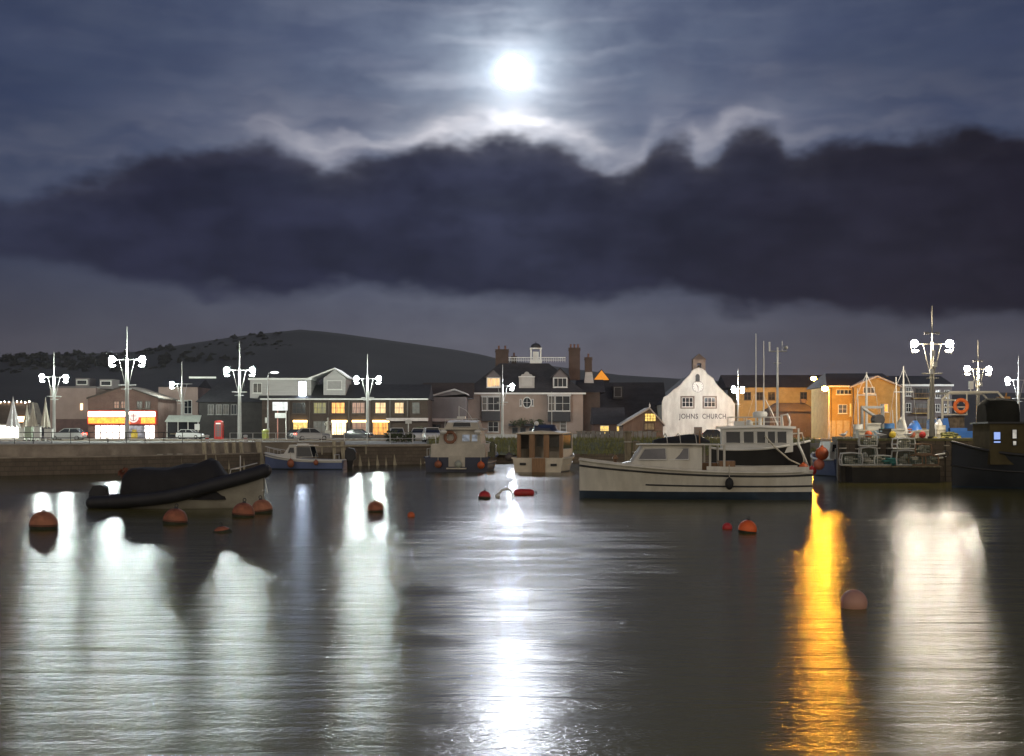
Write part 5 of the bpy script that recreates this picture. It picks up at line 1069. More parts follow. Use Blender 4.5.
fender(t.w((-2.9, 1.95, .95)), .27, 'dark grey fender at the left quarter of beige boat', mat('dark_grey_fender', (.08, .07, .07), .6, .3))

# --- dark hulled fishing boat behind the launch -------------------------------------------------------
d = 70; t = T('fishing_boat', 'black hulled fishing boat with cream wheelhouse windows and tall aerials behind the launch', 'boat', (X(760, d), d + .5, 0), -.12, local=True)
H = Hull(t, [(-2.6, 1.1, .95, -.2, 1.72), (-1.6, 1.4, 1.15, -.3, 1.62), (0, 1.5, 1.15, -.4, 1.66), (1.2, 1.25, .8, -.4, 1.8), (2.1, .6, .28, -.2, 1.95), (2.75, .05, .02, .1, 2.1)], [M_DKH, M_BOOT], boot=.1, deckmat=M_DECK, deckdrop=.25)
H.rail(t, .99, .06, M_WHT, 'gunwale')
mb = MB(); mb.loft([[(x, -1.12, z0), (x, 1.12, z0), (x, 1.02, z1), (x, -1.02, z1)] for x, z0, z1 in ((-2.0, 1.4, 2.74), (1.0, 1.4, 2.80), (1.75, 1.5, 2.70))]); wh = t.p('wheelhouse', mb, M_WHT)
mb = MB(); mb.loft([[(x, -1.2, z), (x, 1.2, z), (x, 1.1, z + .13), (x, -1.1, z + .13)] for x, z in ((-2.25, 2.72), (0, 2.80), (1.9, 2.72))]); t.p('wheelhouse_roof', mb, M_WHT)
for x0, x1, m_ in ((-1.78, -1.02, M_GLASS), (-.85, -.3, M_GLASS), (-.15, .3, M_GLASS), (.42, .82, M_GLASS), (.92, 1.42, M_GLASS)):
    pane(t, [(x0, -1.115, 1.95), (x1, -1.115, 1.95), (x1, -1.045, 2.58), (x0, -1.045, 2.58)], (0, -1, .1), m_, parent=wh, frm=M_WHT)
mb = MB()
for x in (1.62, 2.05): mb.cyl((x, -.95, 1.8), (x, -.9, 2.75), .05)
mb.tube([(1.62, -.95, 2.45), (2.25, -.8, 2.5), (2.4, -.5, 1.95)], .04); t.p('bow_frame', mb, M_WHT)
for y in (-.95, .95):
    mb = MB()
    for x in (-1.6, -.7, .2, 1.1): mb.cyl((x, y, 2.85), (x, y, 3.35), .02, n=5)
    mb.tube([(-1.6, y, 3.35), (1.1, y, 3.35)], .022, 5); mb.tube([(-1.6, y, 3.1), (1.1, y, 3.1)], .015, 5); t.p('roof_rail', mb, M_WHT)
for x, h in ((-.12, 7.9), (.30, 7.5)): mb = MB(); mb.cyl((x, .1, 2.85), (x, .1, 4.6), .045, .035, 6); mb.cyl((x, .1, 4.6), (x, .1, h), .03, .016, 6); t.p('aerial', mb, M_WHITE)
mb = MB(); mb.cyl((1.05, .3, 2.8), (1.05, .3, 7.15), .07, .05, 8); mb.cyl((.6, .3, 6.95), (1.55, .3, 6.95), .035); mb.cyl((.62, .3, 6.95), (.62, .3, 7.45), .05); mb.ball((1.5, .3, 7.15), .12, 8, 6); mb.cyl((1.3, .3, 6.95), (1.3, .3, 7.5), .02); mb.cyl((.85, .3, 6.3), (1.25, .3, 6.3), .03); t.p('radar_mast', mb, M_GALV)
mb = MB(); mb.lathe((.1, .1, 3.45), [(.1, -.55), (.1, -.1), (.38, -.05), (.4, .1), (.36, .2), (.05, .24)], 14); t.p('radar_dome', mb, M_WHITE)
mb = MB(); mb.tube([(.4, .1, 4.3), (.75, .1, 3.6), (1.05, .1, 2.9)], .03); mb.tube([(-.2, .1, 4.6), (-.7, .1, 2.85)], .012, 4); mb.tube([(.3, .1, 4.6), (.9, .1, 2.9)], .012, 4); t.p('stay', mb, M_STEEL)
mb = MB(); mb.box(-1.3, -.75, -.5, .2, 2.9, 3.15); mb.tube([(1.25, -.5, 2.85), (1.2, -.5, 3.45), (1.5, -.5, 3.5), (1.65, -.5, 3.1), (1.6, -.5, 2.85)], .07); mb.ball((-.5, -.4, 3.02), .2, 10, 6); t.p('roof_gear', mb, M_WHT)
mb = MB(); mb.tube([(.25, -1.55, 2.35), (.75, -1.62, 1.75), (1.5, -1.62, 1.1), (2.3, -1.4, .72), (2.75, -.9, .7)], .045, 6); t.p('mooring_warp', mb, M_ROPE)
mb = MB(); mb.tube([(2.0, -.9, 2.0), (2.25, -1.1, 1.4), (2.55, -1.0, .7)], .07, 6); t.p('anchor_shank', mb, M_STEEL)
g_ = 'orange buoys clustered at the black bow'
for p, yy, dd, r, l, m_ in ((822, 453.5, 69.2, .36, 'big orange buoy hanging highest at the bow of the black fishing boat', M_BUOY), (803.5, 468, 68.5, .26, 'small orange buoy hanging lowest left at the black bow', M_BUOY), (812, 471, 68.8, .24, 'orange red buoy hanging in the middle of the black bow cluster', M_BUOYRED), (819, 464.5, 69.3, .30, 'pink orange buoy hanging just under the highest one at the black bow', mat('pinkish_buoy', (.62, .2, .13), .45, .2))): fender((X(p, dd), dd, Z(yy, dd)), r, l, m_, 1.0, g_)

# --- small white boat between the fishing boat and the quay
d = 74; t = T('rowing_boat', 'small white and blue open boat squeezed between black bow and the dark quay', 'boat', (X(840, d), d + 2.4, 0), math.pi / 2 + .25, local=True)
H = Hull(t, [(-1.9, .75, .62, -.1, 1.0), (-.8, .86, .7, -.2, .98), (.4, .82, .58, -.2, 1.05), (1.3, .5, .25, -.1, 1.2), (1.95, .03, .02, .1, 1.35)], [M_BLUEH, M_BOOT], boot=.06, deckmat=M_WHT, deckdrop=.35)
H.rail(t, .97, .06, M_WHT, 'gunwale')
mb = MB(); mb.loft([[(x, -.5, .7), (x, .5, .7), (x, .44, z), (x, -.44, z)] for x, z in ((-.9, 2.0), (.3, 2.0), (.6, 1.4))]); cb = t.p('cuddy', mb, M_WHT); pane(t, [(-.92, -.36, 1.4), (-.92, .36, 1.4), (-.92, .33, 1.85), (-.92, -.33, 1.85)], (-1, 0, 0), parent=cb)
mb = MB(); mb.tube([(-1.8, -.6, 1.0), (-1.8, -.6, 1.6), (-1.8, .6, 1.6), (-1.8, .6, 1.0)], .03); t.p('stern_rail', mb, M_STEEL)

# --- covered dark boat in the left foreground, bow to the right ----------------------------------------
d = 43; t = T('covered_boat', 'dark inflatable style boat under black covers with raised pale bow in left foreground', 'boat', (X(180, d), d + .6, 0), -.12, local=True)
M_PALEH = mat('pale_grey_hull', (.32, .30, .25), .6, .3, 1.5, dirt=(.2, .185, .15))
H = Hull(t, [(-2.85, .82, .7, -.22, .20), (-1.5, .95, .72, -.3, .28), (0, .98, .7, -.3, .46), (1.2, .85, .45, -.2, .78), (2.2, .5, .15, .05, 1.06), (2.75, .08, .03, .35, 1.26)], [M_PALEH, M_PALEH], boot=.06, deckmat=M_BLACK, deckdrop=.05)
M_TUBE = mat('black_hypalon', (.016, .016, .02), .6, .3, 3)
for sd in (-1, 1):
    mb = MB(); P = [(x, sd * bs, zs - .02) for x, bs, bw, zk, zs in H.st]; mb.tube(P, .23, 12); mb.ball(P[0], .23, 12, 8); mb.ball(P[-1], .235, 12, 8); t.p('tube', mb, M_TUBE, smooth=60)
M_COVER = mat('black_cover_canvas', (.017, .016, .018), .85, .4, 1.5, bump=.05)
mb = MB(); random.seed(3); secs = []
for x, w_, z1 in ((-2.05, .5, .7), (-1.95, .7, 1.15), (-1.75, .78, 1.34), (-1.35, .8, 1.44), (-1.1, .82, 1.36), (-.5, .84, 1.38), (0, .84, 1.48), (.4, .82, 1.52), (.9, .8, 1.64), (1.1, .78, 1.6), (1.34, .72, 1.15), (1.6, .55, .95)):
    secs.append([(x + random.uniform(-.03, .03), w_ * c_, .30 + (z1 * .95 - .30) * s2 * random.uniform(.95, 1.05)) for c_, s2 in ((-1, 0), (-1, .35), (-.95, .72), (-.75, .93), (-.4, 1), (0, 1.04), (.4, 1), (.75, .93), (.95, .72), (1, .35), (1, 0))])
mb.loft(secs); t.p('cover', mb, M_COVER, smooth=60)
mb = MB(); mb.tube([(1.7, -.45, 1.05), (1.75, -.4, 1.3), (2.1, -.3, 1.38), (2.55, -.1, 1.5)], .02, 5); mb.tube([(1.75, -.4, 1.3), (1.75, .4, 1.3)], .02, 5); mb.cyl((1.95, -.05, 1.0), (1.95, -.05, 1.75), .02, n=5); t.p('bow_rail', mb, M_STEEL)
mb = MB(); mb.loft([[(x, -w_, z0), (x, w_, z0), (x, w_ * .8, z1), (x, -w_ * .8, z1)] for x, w_, z0, z1 in ((-3.3, .16, .25, .5), (-3.15, .22, .2, .72), (-2.85, .22, .2, .74), (-2.7, .15, .25, .65))]); ob = t.p('outboard', mb, M_TUBE, smooth=50)
mb = MB(); mb.box(-3.12, -2.9, -.08, .08, -.3, .45); t.p('outboard_leg', mb, M_TUBE, parent=ob)
mb = MB(); mb.cyl((2.72, -.02, .62), (2.45, -.1, .35), .06); mb.cyl((2.72, 0, 1.22), (2.9, -.1, .5), .02, n=5); t.p('bow_eye', mb, M_STEEL)
q = T('flag', 'small tattered red brown bundle on a stick at stern of the covered boat', 'marker', t.w((-2.2, .2, .7)), local=True); mb = MB(); mb.cyl((0, 0, -.1), (0, 0, .55), .02); q.p('stick', mb, M_TIMBER); mb = MB(); leaf_clump(mb, (0, 0, .45), .2, 40, .06, 1.0); q.p('bundle', mb, mat('rusty_net', (.2, .07, .04), .9, .4, 6))

# --- dark trawler at the right edge ------------------------------------------------------------------------
d = 57; t = T('trawler', 'dark shadowed trawler with olive deckhouse and lit window panes at right edge', 'boat', (X(1068, d), d + 2.0, 0), math.pi - .10, local=True)
M_OLV = mat('olive_paint', (.085, .07, .036), .95, .3, 1.2, spec=.08); 
H = Hull(t, [(-4.5, 1.7, 1.5, -.3, 1.75), (-2.5, 1.9, 1.7, -.5, 1.55), (0, 1.95, 1.65, -.6, 1.5), (2.0, 1.75, 1.2, -.5, 1.6), (3.4, 1.0, .5, -.3, 1.85), (4.3, .06, .03, .1, 2.15)], [mat('dark_blue_black_paint', (.018, .022, .03), .5, .3, 1.2), M_BOOT], boot=.1, deckmat=M_DECK, deckdrop=.3)
H.rail(t, .97, .07, M_BLACK, 'gunwale'); H.rail(t, .45, .05, M_BLACK, 'strake')
mb = MB(); mb.loft([[(x, -1.6, 1.1), (x, 1.6, 1.1), (x, 1.5, 2.92), (x, -1.5, 2.92)] for x in (-3.5, 3.0)]); dk = t.p('deckhouse', mb, M_OLV)
mb = MB(); mb.box(-3.6, 3.1, -1.62, 1.62, 2.92, 3.0); t.p('deckhouse_roof', mb, M_DKH)
for x0, x1, z0, z1, m_ in ((2.55, 2.85, 2.2, 2.55, emit('blue_pane', (.35, .5, 1.0), .9)), (2.55, 2.85, 2.05, 2.15, emit('blue_pane', (.35, .5, 1.0), .9)), (1.85, 2.05, 2.25, 2.65, emit('pale_pane', (.9, .85, .75), .55, .4, 4)), (1.87, 2.03, 1.95, 2.15, emit('pale_pane', (.9, .85, .75), .55, .4, 4)), (.75, 1.45, 2.0, 2.7, emit('grey_pane', (.6, .6, .55), .28, .7, 3)), (-.6, .3, 2.0, 2.7, M_GLASS), (-2.2, -1.2, 2.0, 2.7, M_GLASS)):
    pane(t, [(x0, 1.52 + (2.92 - z0) * .055, z0), (x1, 1.52 + (2.92 - z0) * .055, z0), (x1, 1.52 + (2.92 - z1) * .055, z1), (x0, 1.52 + (2.92 - z1) * .055, z1)], (0, 1, .05), m_, parent=dk, frm=M_BLACK)
mb = MB(); mb.loft([[(x, -w_, 2.98), (x, w_, 2.98), (x, w_ * .97, z - .5), (x, w_ * .75, z - .12), (x, 0, z), (x, -w_ * .75, z - .12), (x, -w_ * .97, z - .5)] for x, w_, z in ((1.5, .8, 3.9), (1.65, .95, 4.05), (2.2, 1.0, 4.1), (2.8, 1.0, 4.08), (2.98, .9, 3.85))]); t.p('wheelhouse', mb, mat('dark_green_black_paint', (.022, .022, .018), .95, .4, 1, spec=.08))
mb = MB(); mb.cyl((-1, 0, 3), (-1, 0, 3.9), .06); mb.box(-2.5, -.2, -.6, .6, 3.0, 3.3); t.p('winch', mb, M_DKH)

# --- blue fishing vessel with gantry behind the right quay ---------------------------------------------------
d = 78; t = T('gantry_boat', 'blue workboat on the right quay with pale tubular gantry', 'boat', (X(975, d), d + 1.5, 2.2), 0.0, local=True)
SCL = d / F
def gx(p): return (p - 975) * SCL
def gz(y): return Z(y, d) - 2.2
M_SKYB = mat('bright_blue_paint', (.06, .2, .62), .4, .15, 1.5)
mb = MB(); mb.loft([[(gx(942), -1.5, 0), (gx(1012), -1.5, 0), (gx(1012), 1.5, 0), (gx(942), 1.5, 0)], [(gx(943), -1.55, gz(431)), (gx(1014), -1.55, gz(431)), (gx(1014), 1.55, gz(431)), (gx(943), 1.55, gz(431))]]); t.p('hull', mb, M_SKYB)
mb = MB(); mb.loft([[(gx(942.5), y, gz(431)), (gx(950), y, gz(431)), (gx(947.5), y, gz(418)), (gx(943), y, gz(418.5))] for y in (-1.55, 1.55)]); mb.box(gx(948), gx(967), -1.55, -1.45, gz(431), gz(428)); t.p('bulwark', mb, M_SKYB)
mb = MB()
for y in (-1.3, 1.3): mb.tube([(gx(943.5), y, gz(420)), (gx(943.5), y, gz(399)), (gx(951), y, gz(392)), (gx(999), y, gz(392)), (gx(1007), y, gz(401)), (gx(1009), y, gz(420))], .075, 8)
mb.cyl((gx(951), -1.3, gz(392)), (gx(951), 1.3, gz(392)), .05); mb.cyl((gx(999), -1.3, gz(392)), (gx(999), 1.3, gz(392)), .05)
for y_ in (400, 407, 414.5): mb.cyl((gx(944), -1.3, gz(y_)), (gx(968), -1.3, gz(y_)), .045)
for p in (949, 968): mb.cyl((gx(p), -1.3, gz(393)), (gx(p), -1.3, gz(415)), .045)
t.p('gantry', mb, mat('cream_tube_paint', (.55, .52, .44), .5, .15))
mb = MB(); mb.box(gx(951), gx(968), -.9, .9, gz(428), gz(416)); t.p('net_drum', mb, mat('net_bundle', (.13, .1, .07), .95, .5, 5, bump=.06))
mb = MB(); mb.box(gx(970.5), gx(974.5), -1.35, -1.1, gz(389), gz(381)); mb.cyl((gx(972.5), -1.2, gz(392)), (gx(972.5), -1.2, gz(389)), .04); t.p('deck_lamp', mb, M_STEEL)
mb = MB(); mb.cyl((gx(1010), 0, gz(430)), (gx(1016), 0, gz(392)), .05); mb.box(gx(1007), gx(1018), -.3, .3, gz(404), gz(396)); t.p('winch_crate', mb, mat('orange_brown_paint', (.35, .17, .05), .6, .25))
lifebuoy((X(961.5, d), d + .08, Z(406, d)), .37, .115, 'bright orange lifebuoy hanging on the pale gantry', 0, mat('bright_orange_plastic', (.75, .16, .03), .45, .15, 4))

# ================================================================== fishing gear on the right quay
def heap(px, d, w_, h, m_, label, zb=2.22):
    t = T('fishing_net', label, 'net', (X(px, d), d, zb), local=True); mb = MB()
    for k in range(26):
        a = random.uniform(0, 6.28); rr = w_ * .42 * random.random() ** .5; zz = h * (1 - (rr / (w_ * .5)) ** 2) * random.uniform(.3, 1)
        mb.torus((rr * math.cos(a), rr * math.sin(a) * .7, zz), random.uniform(.12, .28), .045, 'Z', 12, 5)
    t.p('coil', mb, m_); mb = MB(); leaf_clump(mb, (0, 0, h * .3), w_ * .45, 160, .07, .6); t.p('mesh', mb, m_, smooth=0)
def creel(px, d, z, rz, label, w_=.9, h=.55, m_=M_STEEL, fill=None):
    """rectangular wire pot with bowed sides, netting and a heap of rope and floats inside"""
    t = T('lobster_pot', label, 'lobster pot', (X(px, d), d, z), rz, group='lobster pots on the right quay', local=True)
    def ring(y): return [(-w_ / 2, y, .05), (-w_ / 2 * 1.06, y, h * .5), (-w_ / 2 * .96, y, h), (0, y, h * 1.06), (w_ / 2 * .96, y, h), (w_ / 2 * 1.06, y, h * .5), (w_ / 2, y, .05), (-w_ / 2, y, .05)]
    mb = MB()
    for y in (-.34, .34): mb.tube(ring(y), .04, 5)
    for x, y, z_ in ring(0)[:-1]: mb.cyl((x, -.34, z_), (x, .34, z_), .032, n=5)
    t.p('frame', mb, m_)
    mb = MB()
    for i in range(1, 9):
        x = -w_ / 2 + w_ * i / 9; mb.cyl((x, -.35, .05), (x, -.35, h), .010, n=4)
    for k in range(1, 6): mb.cyl((-w_ / 2, -.35, h * k / 6), (w_ / 2, -.35, h * k / 6), .010, n=4)
    t.p('net', mb, mat('green_netting', (.10, .15, .12), .9, .3))
    mb = MB(); mb.box(-w_ / 2, w_ / 2, -.36, .36, 0, .04); t.p('base', mb, M_TIMBER)
    mb = MB()
    for k in range(5): mb.torus((random.uniform(-.22, .22) * w_, random.uniform(-.15, .1), .1 + .08 * k), random.uniform(.14, .24), .05, 'Z', 14, 6)
    t.p('rope_coil', mb, fill or M_ROPE)
    for k in range(2): mb = MB(); mb.ball((random.uniform(-.3, .3) * w_, random.uniform(-.2, .1), h * random.uniform(.35, .75)), .12, 10, 8); t.p('float', mb, M_WHT)
    return t
# moored pontoon along the wall that carries some of the cages
t = T('work_pontoon', 'dark floating pontoon along the foot of the right quay wall', 'pontoon', (X(890, 66), 66, 0)); d = 66
mb = MB(); mb.box(X(848, d), X(935, d), 65.2, 67.2, -.3, .78); t.p('float', mb, mat('black_tarred_timber', (.025, .022, .018), .8, .4, 2, bump=.03))
mb = MB()
for i in range(9): mb.box(X(848, d) + i * .5, X(848, d) + i * .5 + .46, 65.15, 67.2, .78, .84)
t.p('planking', mb, M_TIMBER)
zz = .84; dd = 65.9
for px, l, w_, h in ((851, 'white wire lobster pot at the left corner of the dark quay', 1.0, .62), (868, 'tall pale lobster pot with rope coil right of the corner pot', .8, .9), (880, 'low wide lobster pot between the tall pot and dark gap', .85, .5), (903.5, 'silver framed lobster pot right of the dark gap below the gulls', .95, .75)):
    creel(px, dd, zz, random.uniform(-.15, .15), l, w_, h)
creel(903.5, dd, zz + .82, .1, 'white lobster pot stacked on top of the silver framed one', .9, .55, M_WHITE); creel(868, dd + .2, zz + .97, -.2, 'pale lobster pot stacked highest above the tall pot', .85, .55)
for px, z_, l in ((916, 0, 'weathered lobster pot right of the silver framed pot on the pontoon'), (928, 0, 'weathered lobster pot at the right end of the pontoon'), (921, .56, 'rusty lobster pot stacked at right over two weathered ones')): creel(px, dd, zz + z_, random.uniform(-.2, .2), l, .8, .52, mat('rusty_wire', (.25, .15, .09), .7, .4, 5))
heap(889, 65.9, .8, .5, mat('teal_net', (.05, .2, .19), .9, .4, 4), 'teal fishing net heaped in the dark gap between the pots', zz)
def crate(px, d, z, w_, h, m_, label, rz=0.0):
    t = T('fish_crate', label, 'crate', (X(px, d), d, z), rz, group='fish boxes on the right quay', local=True); mb = MB()
    mb.box(-w_ / 2, w_ / 2, -.3, .3, 0, .04)
    for a, b, c_, e in ((-w_ / 2, w_ / 2, -.3, -.26), (-w_ / 2, w_ / 2, .26, .3), (-w_ / 2, -w_ / 2 + .04, -.26, .26), (w_ / 2 - .04, w_ / 2, -.26, .26)): mb.box(a, b, c_, e, .04, h)
    t.p('box', mb, m_); mb = MB(); mb.box(-w_ / 2 - .03, w_ / 2 + .03, -.33, -.302, h - .06, h + .01); mb.box(-w_ / 2 - .03, w_ / 2 + .03, .302, .33, h - .06, h + .01); t.p('rim', mb, m_)
QZ = 2.22; dq = 69.5
M_PB = mat('pale_blue_plastic', (.3, .45, .6), .5, .15); M_CRM = mat('cream_plastic', (.6, .57, .48), .5, .15)
for px, z, w_, h, m_, l in ((865, 0, .8, .45, M_CRM, 'cream fish box at the left end of the quay clutter'), (873, 0, .75, .4, M_PB, 'pale blue fish box beside the cream one'), (873, .42, .7, .38, M_WHT, 'white fish box stacked on the pale blue one'), (884, 0, .8, .5, M_DARKMETAL, 'dark fish box under the folded grey crane'), (896, 0, .75, .5, M_WHT, 'white fish box right of the grey crane'), (918, 0, .85, .4, M_CRM, 'cream slatted fish box before the blue tarpaulin'), (926, 0, .7, .45, M_WHT, 'white fish box touching the tall lamp pole')): crate(px, dq, QZ + z, w_, h, m_, l, random.uniform(-.2, .2))
def tarp(px, d, w_, h, m_, label, name='tarpaulin'):
    t = T(name, label, 'tarpaulin', (X(px, d), d, QZ), local=True); mb = MB(); secs = []
    for k in range(11):
        u = k / 10; hh = h * math.sin(math.pi * (.08 + .84 * u)) ** .6 * (1 + .2 * math.sin(9 * u + px)); ww = .8 * math.sin(math.pi * (.12 + .76 * u)) ** .4
        secs.append([((u - .5) * w_, ww * math.cos(a), max(0, hh * math.sin(a) ** .8) + .03 * math.sin(5 * a + 7 * u)) for a in [math.pi * j / 10 for j in range(11)]])
    mb.loft(secs); t.p('sheet', mb, m_, smooth=60); mb = MB(); mb.tube([(-.1, .8, .05), (-.1, .5, h * .85), (-.1, 0, h * 1.12), (-.1, -.5, h * .85), (-.1, -.82, .05)], .015, 5); t.p('lashing', mb, M_ROPE)
tarp(914, 73, 1.1, .85, M_SKYB, 'bright blue tarpaulin heaped left of the tall lamp'); tarp(902, 70.6, .5, 1.0, M_WHT, 'white folded sail bag standing right of the grey crane'); tarp(937, 72, .55, 1.0, M_WHT, 'white sail bag leaning right of the tall lamp')
def drum(px, d, r, h, m_, label):
    t = T('drum', label, 'drum', (X(px, d), d, QZ), local=True); mb = MB(); mb.lathe((0, 0, 0), [(r, 0), (r, h * .3), (r * 1.05, h * .33), (r, h * .36), (r, h * .64), (r * 1.05, h * .67), (r, h * .7), (r, h), (r * .9, h), (r * .88, h - .02)], 18); t.p('body', mb, m_)
    mb = MB(); mb.lathe((r * .45, 0, h - .02), [(.06, 0), (.06, .04)], 8); t.p('bung', mb, M_DARKMETAL)
drum(889.5, 70.2, .27, .8, mat('blue_drum_plastic', (.05, .16, .38), .5, .15), 'blue plastic drum right of the grey crane'); drum(858, 70.5, .26, .75, M_WHT, 'white plastic drum at the left end of the clutter'); drum(941, 70.6, .25, .7, M_CRM, 'cream plastic drum at the bow of the blue workboat')
for px, d_, z_, r_, l, m_ in ((868.5, 69.2, .0, .2, 'orange net float lying before the cream fish box', M_BUOY), (892.5, 69, 0, .19, 'yellow net float lying at foot of the blue drum', mat('yellow_float', (.6, .45, .05), .5, .15)), (912, 69.3, 0, .2, 'pink net float lying before the blue tarpaulin', mat('pinkish_buoy', (.62, .2, .13), .45, .2)), (922.5, 69.1, 0, .18, 'red net float lying between cream and white fish boxes', M_BUOYRED)):
    t = T('net_float', l, 'float', (X(px, d_), d_, QZ + z_), local=True); mb = MB(); mb.ball((0, 0, r_), r_, 14, 10); t.p('ball', mb, m_); mb = MB(); mb.tube([(r_ * .7, -.05, r_ * 1.6), (r_ * 1.3, -.1, r_), (r_ * 1.5, -.2, .03), (r_ * .5, -.4, .03)], .018, 5); t.p('line', mb, M_ROPE)
heap(878.5, 70.8, 1.1, .6, mat('teal_net', (.05, .2, .19), .9, .4, 4), 'teal green fishing net heaped under the crane beam'); heap(906, 71.8, .9, .55, mat('orange_net', (.42, .16, .05), .9, .4, 4), 'orange fishing net heaped by the white sail bag'); heap(949, 70, .9, .45, mat('olive_net', (.16, .16, .06), .9, .4, 4), 'olive fishing net heaped before the blue workboat')
for px, yt, y2, l in ((866.5, 372, 395, 'thin rigged mast with a yard above the grey crane'), (903.5, 366, 392, 'tallest thin rigged mast before the dark flats')):
    d = 74; t = T('boat_mast', l, 'mast', (X(px, d), d, QZ), local=True); H_ = Z(yt, d) - QZ; hy = Z(y2, d) - QZ
    mb = MB(); mb.lathe((0, 0, 0), [(.09, 0), (.07, H_ * .6), (.035, H_)], 8); t.p('spar', mb, M_STEEL); mb = MB(); mb.cyl((-.55, 0, hy), (.55, 0, hy), .03); t.p('yard', mb, M_STEEL)
    for s in (-1, 1): mb = MB(); mb.tube([(s * .9, .1, .0), (s * .55, 0, hy), (0, 0, H_ * .97)], .012, 4); t.p('shroud', mb, M_GALV)
# grey hydraulic crane frame
d = 72; t = T('hydraulic_crane', 'folded grey hydraulic crane frame standing among the fish boxes', 'crane', (X(873, d), d, QZ)); M_GR = mat('grey_machine_paint', (.22, .23, .24), .5, .2)
mb = MB(); mb.cyl((X(862, d), d, QZ), (X(862, d), d, Z(406.5, d)), .09); mb.cyl((X(882.5, d), d, QZ), (X(882.5, d), d, Z(404, d)), .11); t.p('post', mb, M_GR)
mb = MB(); mb.box(X(861, d), X(884, d), d - .12, d + .12, Z(408.5, d), Z(406, d)); t.p('beam', mb, M_GR)
mb = MB(); mb.cyl((X(863, d), d - .05, Z(408.5, d)), (X(880, d), d - .05, Z(420, d)), .09); t.p('jib', mb, M_GR)
mb = MB(); mb.box(X(869, d), X(878, d), d - .4, d + .4, QZ, Z(424, d)); mb.lathe((X(874, d), d - .4, Z(420, d)), [(.3, 0), (.3, .7)], 12, 'Y'); t.p('motor', mb, M_DARKMETAL)
for px, yt, l in ((893.5, 410, 'slim white danbuoy pole left of the orange lit corner'), (897, 377, 'tall thin pale flag pole in front of the flats'), (858.5, 388, 'tall leaning pole left of the grey crane')):
    d = 71; t = T('pole', l, 'pole', (X(px, d), d, QZ)); mb = MB(); mb.cyl((X(px, d), d, QZ), (X(px - 1, d), d, Z(yt, d)), .045, .02, 8); t.p('shaft', mb, M_STEEL); mb = MB(); mb.lathe((X(px, d), d, QZ), [(.22, 0), (.2, .1), (.05, .16)], 10); t.p('foot', mb, M_DARKMETAL)
# yellow-topped bollards along the coping
for i, px in enumerate((935, 943, 951, 959)):
    d = 66.6; t = T('edge_light', 'small yellow quay edge marker on the coping below the blue workboat', 'marker', (X(px, d), d, QZ), group='yellow edge markers', local=True); mb = MB(); mb.lathe((0, 0, 0), [(.13, 0), (.12, .05), (.06, .1)], 8); t.p('dome', mb, mat('yellow_paint', (.6, .5, .08), .5, .15)); mb = MB(); mb.lathe((0, 0, -.0), [(.17, 0), (.17, .02)], 8); t.p('plate', mb, M_GALV)
# gulls on the pots
def gull(px, d, z, rz, label):
    t = T('gull', label, 'gull', (X(px, d), d, z), rz, local=True); me_mb = MB()
    me_mb.loft([[(x, w_ * math.cos(a), zc + h * math.sin(a)) for a in [6.2832 * j / 10 for j in range(10)]] for x, w_, h, zc in ((-.3, .01, .01, .2), (-.2, .05, .03, .2), (-.05, .085, .075, .19), (.08, .085, .085, .2), (.16, .06, .07, .24), (.19, .045, .05, .29), (.22, .05, .05, .34), (.27, .035, .035, .345), (.30, .012, .012, .335), (.34, .006, .006, .325))])
    for s in (-1, 1): me_mb.cyl((.02, s * .035, .13), (.02, s * .035, 0), .008, n=5)
    t.p('body', me_mb, M_WHITE, smooth=60); mb = MB()
    for s in (-1, 1): mb.loft([[(x, s * y, z0), (x, s * (y + .015), z0), (x, s * (y + .012), z1), (x, s * y, z1)] for x, y, z0, z1 in ((.1, .075, .16, .24), (-.1, .075, .15, .24), (-.32, .02, .18, .21))])
    t.p('wing', mb, M_GALV)
gull(843.5, 66.9, QZ, .6, 'white gull standing at the left edge of the quay coping'); gull(880, 66.8, QZ, 2.6, 'white gull on the coping by the grey crane'); gull(909, 66.9, QZ, .3, 'white gull on the coping below the blue tarpaulin')
# rope hanging on the dark wall
t = T('mooring_rope', 'white looped mooring rope hanging on the dark quay wall', 'rope', (X(936, 65.6), 65.6, 0)); d = 65.7
mb = MB(); mb.tube([(X(945, d), d, Z(453.5, d)), (X(936, d), d - .05, Z(455, d)), (X(928, d), d, Z(457, d)), (X(936, d), d - .05, Z(458, d)), (X(943, d), d, Z(457.5, d))], .05); t.p('strand', mb, M_WHT)
mb = MB(); mb.torus((X(946, d), d + .1, Z(454, d)), .15, .03, 'Y', 14, 6); t.p('mooring_ring', mb, M_DARKMETAL)

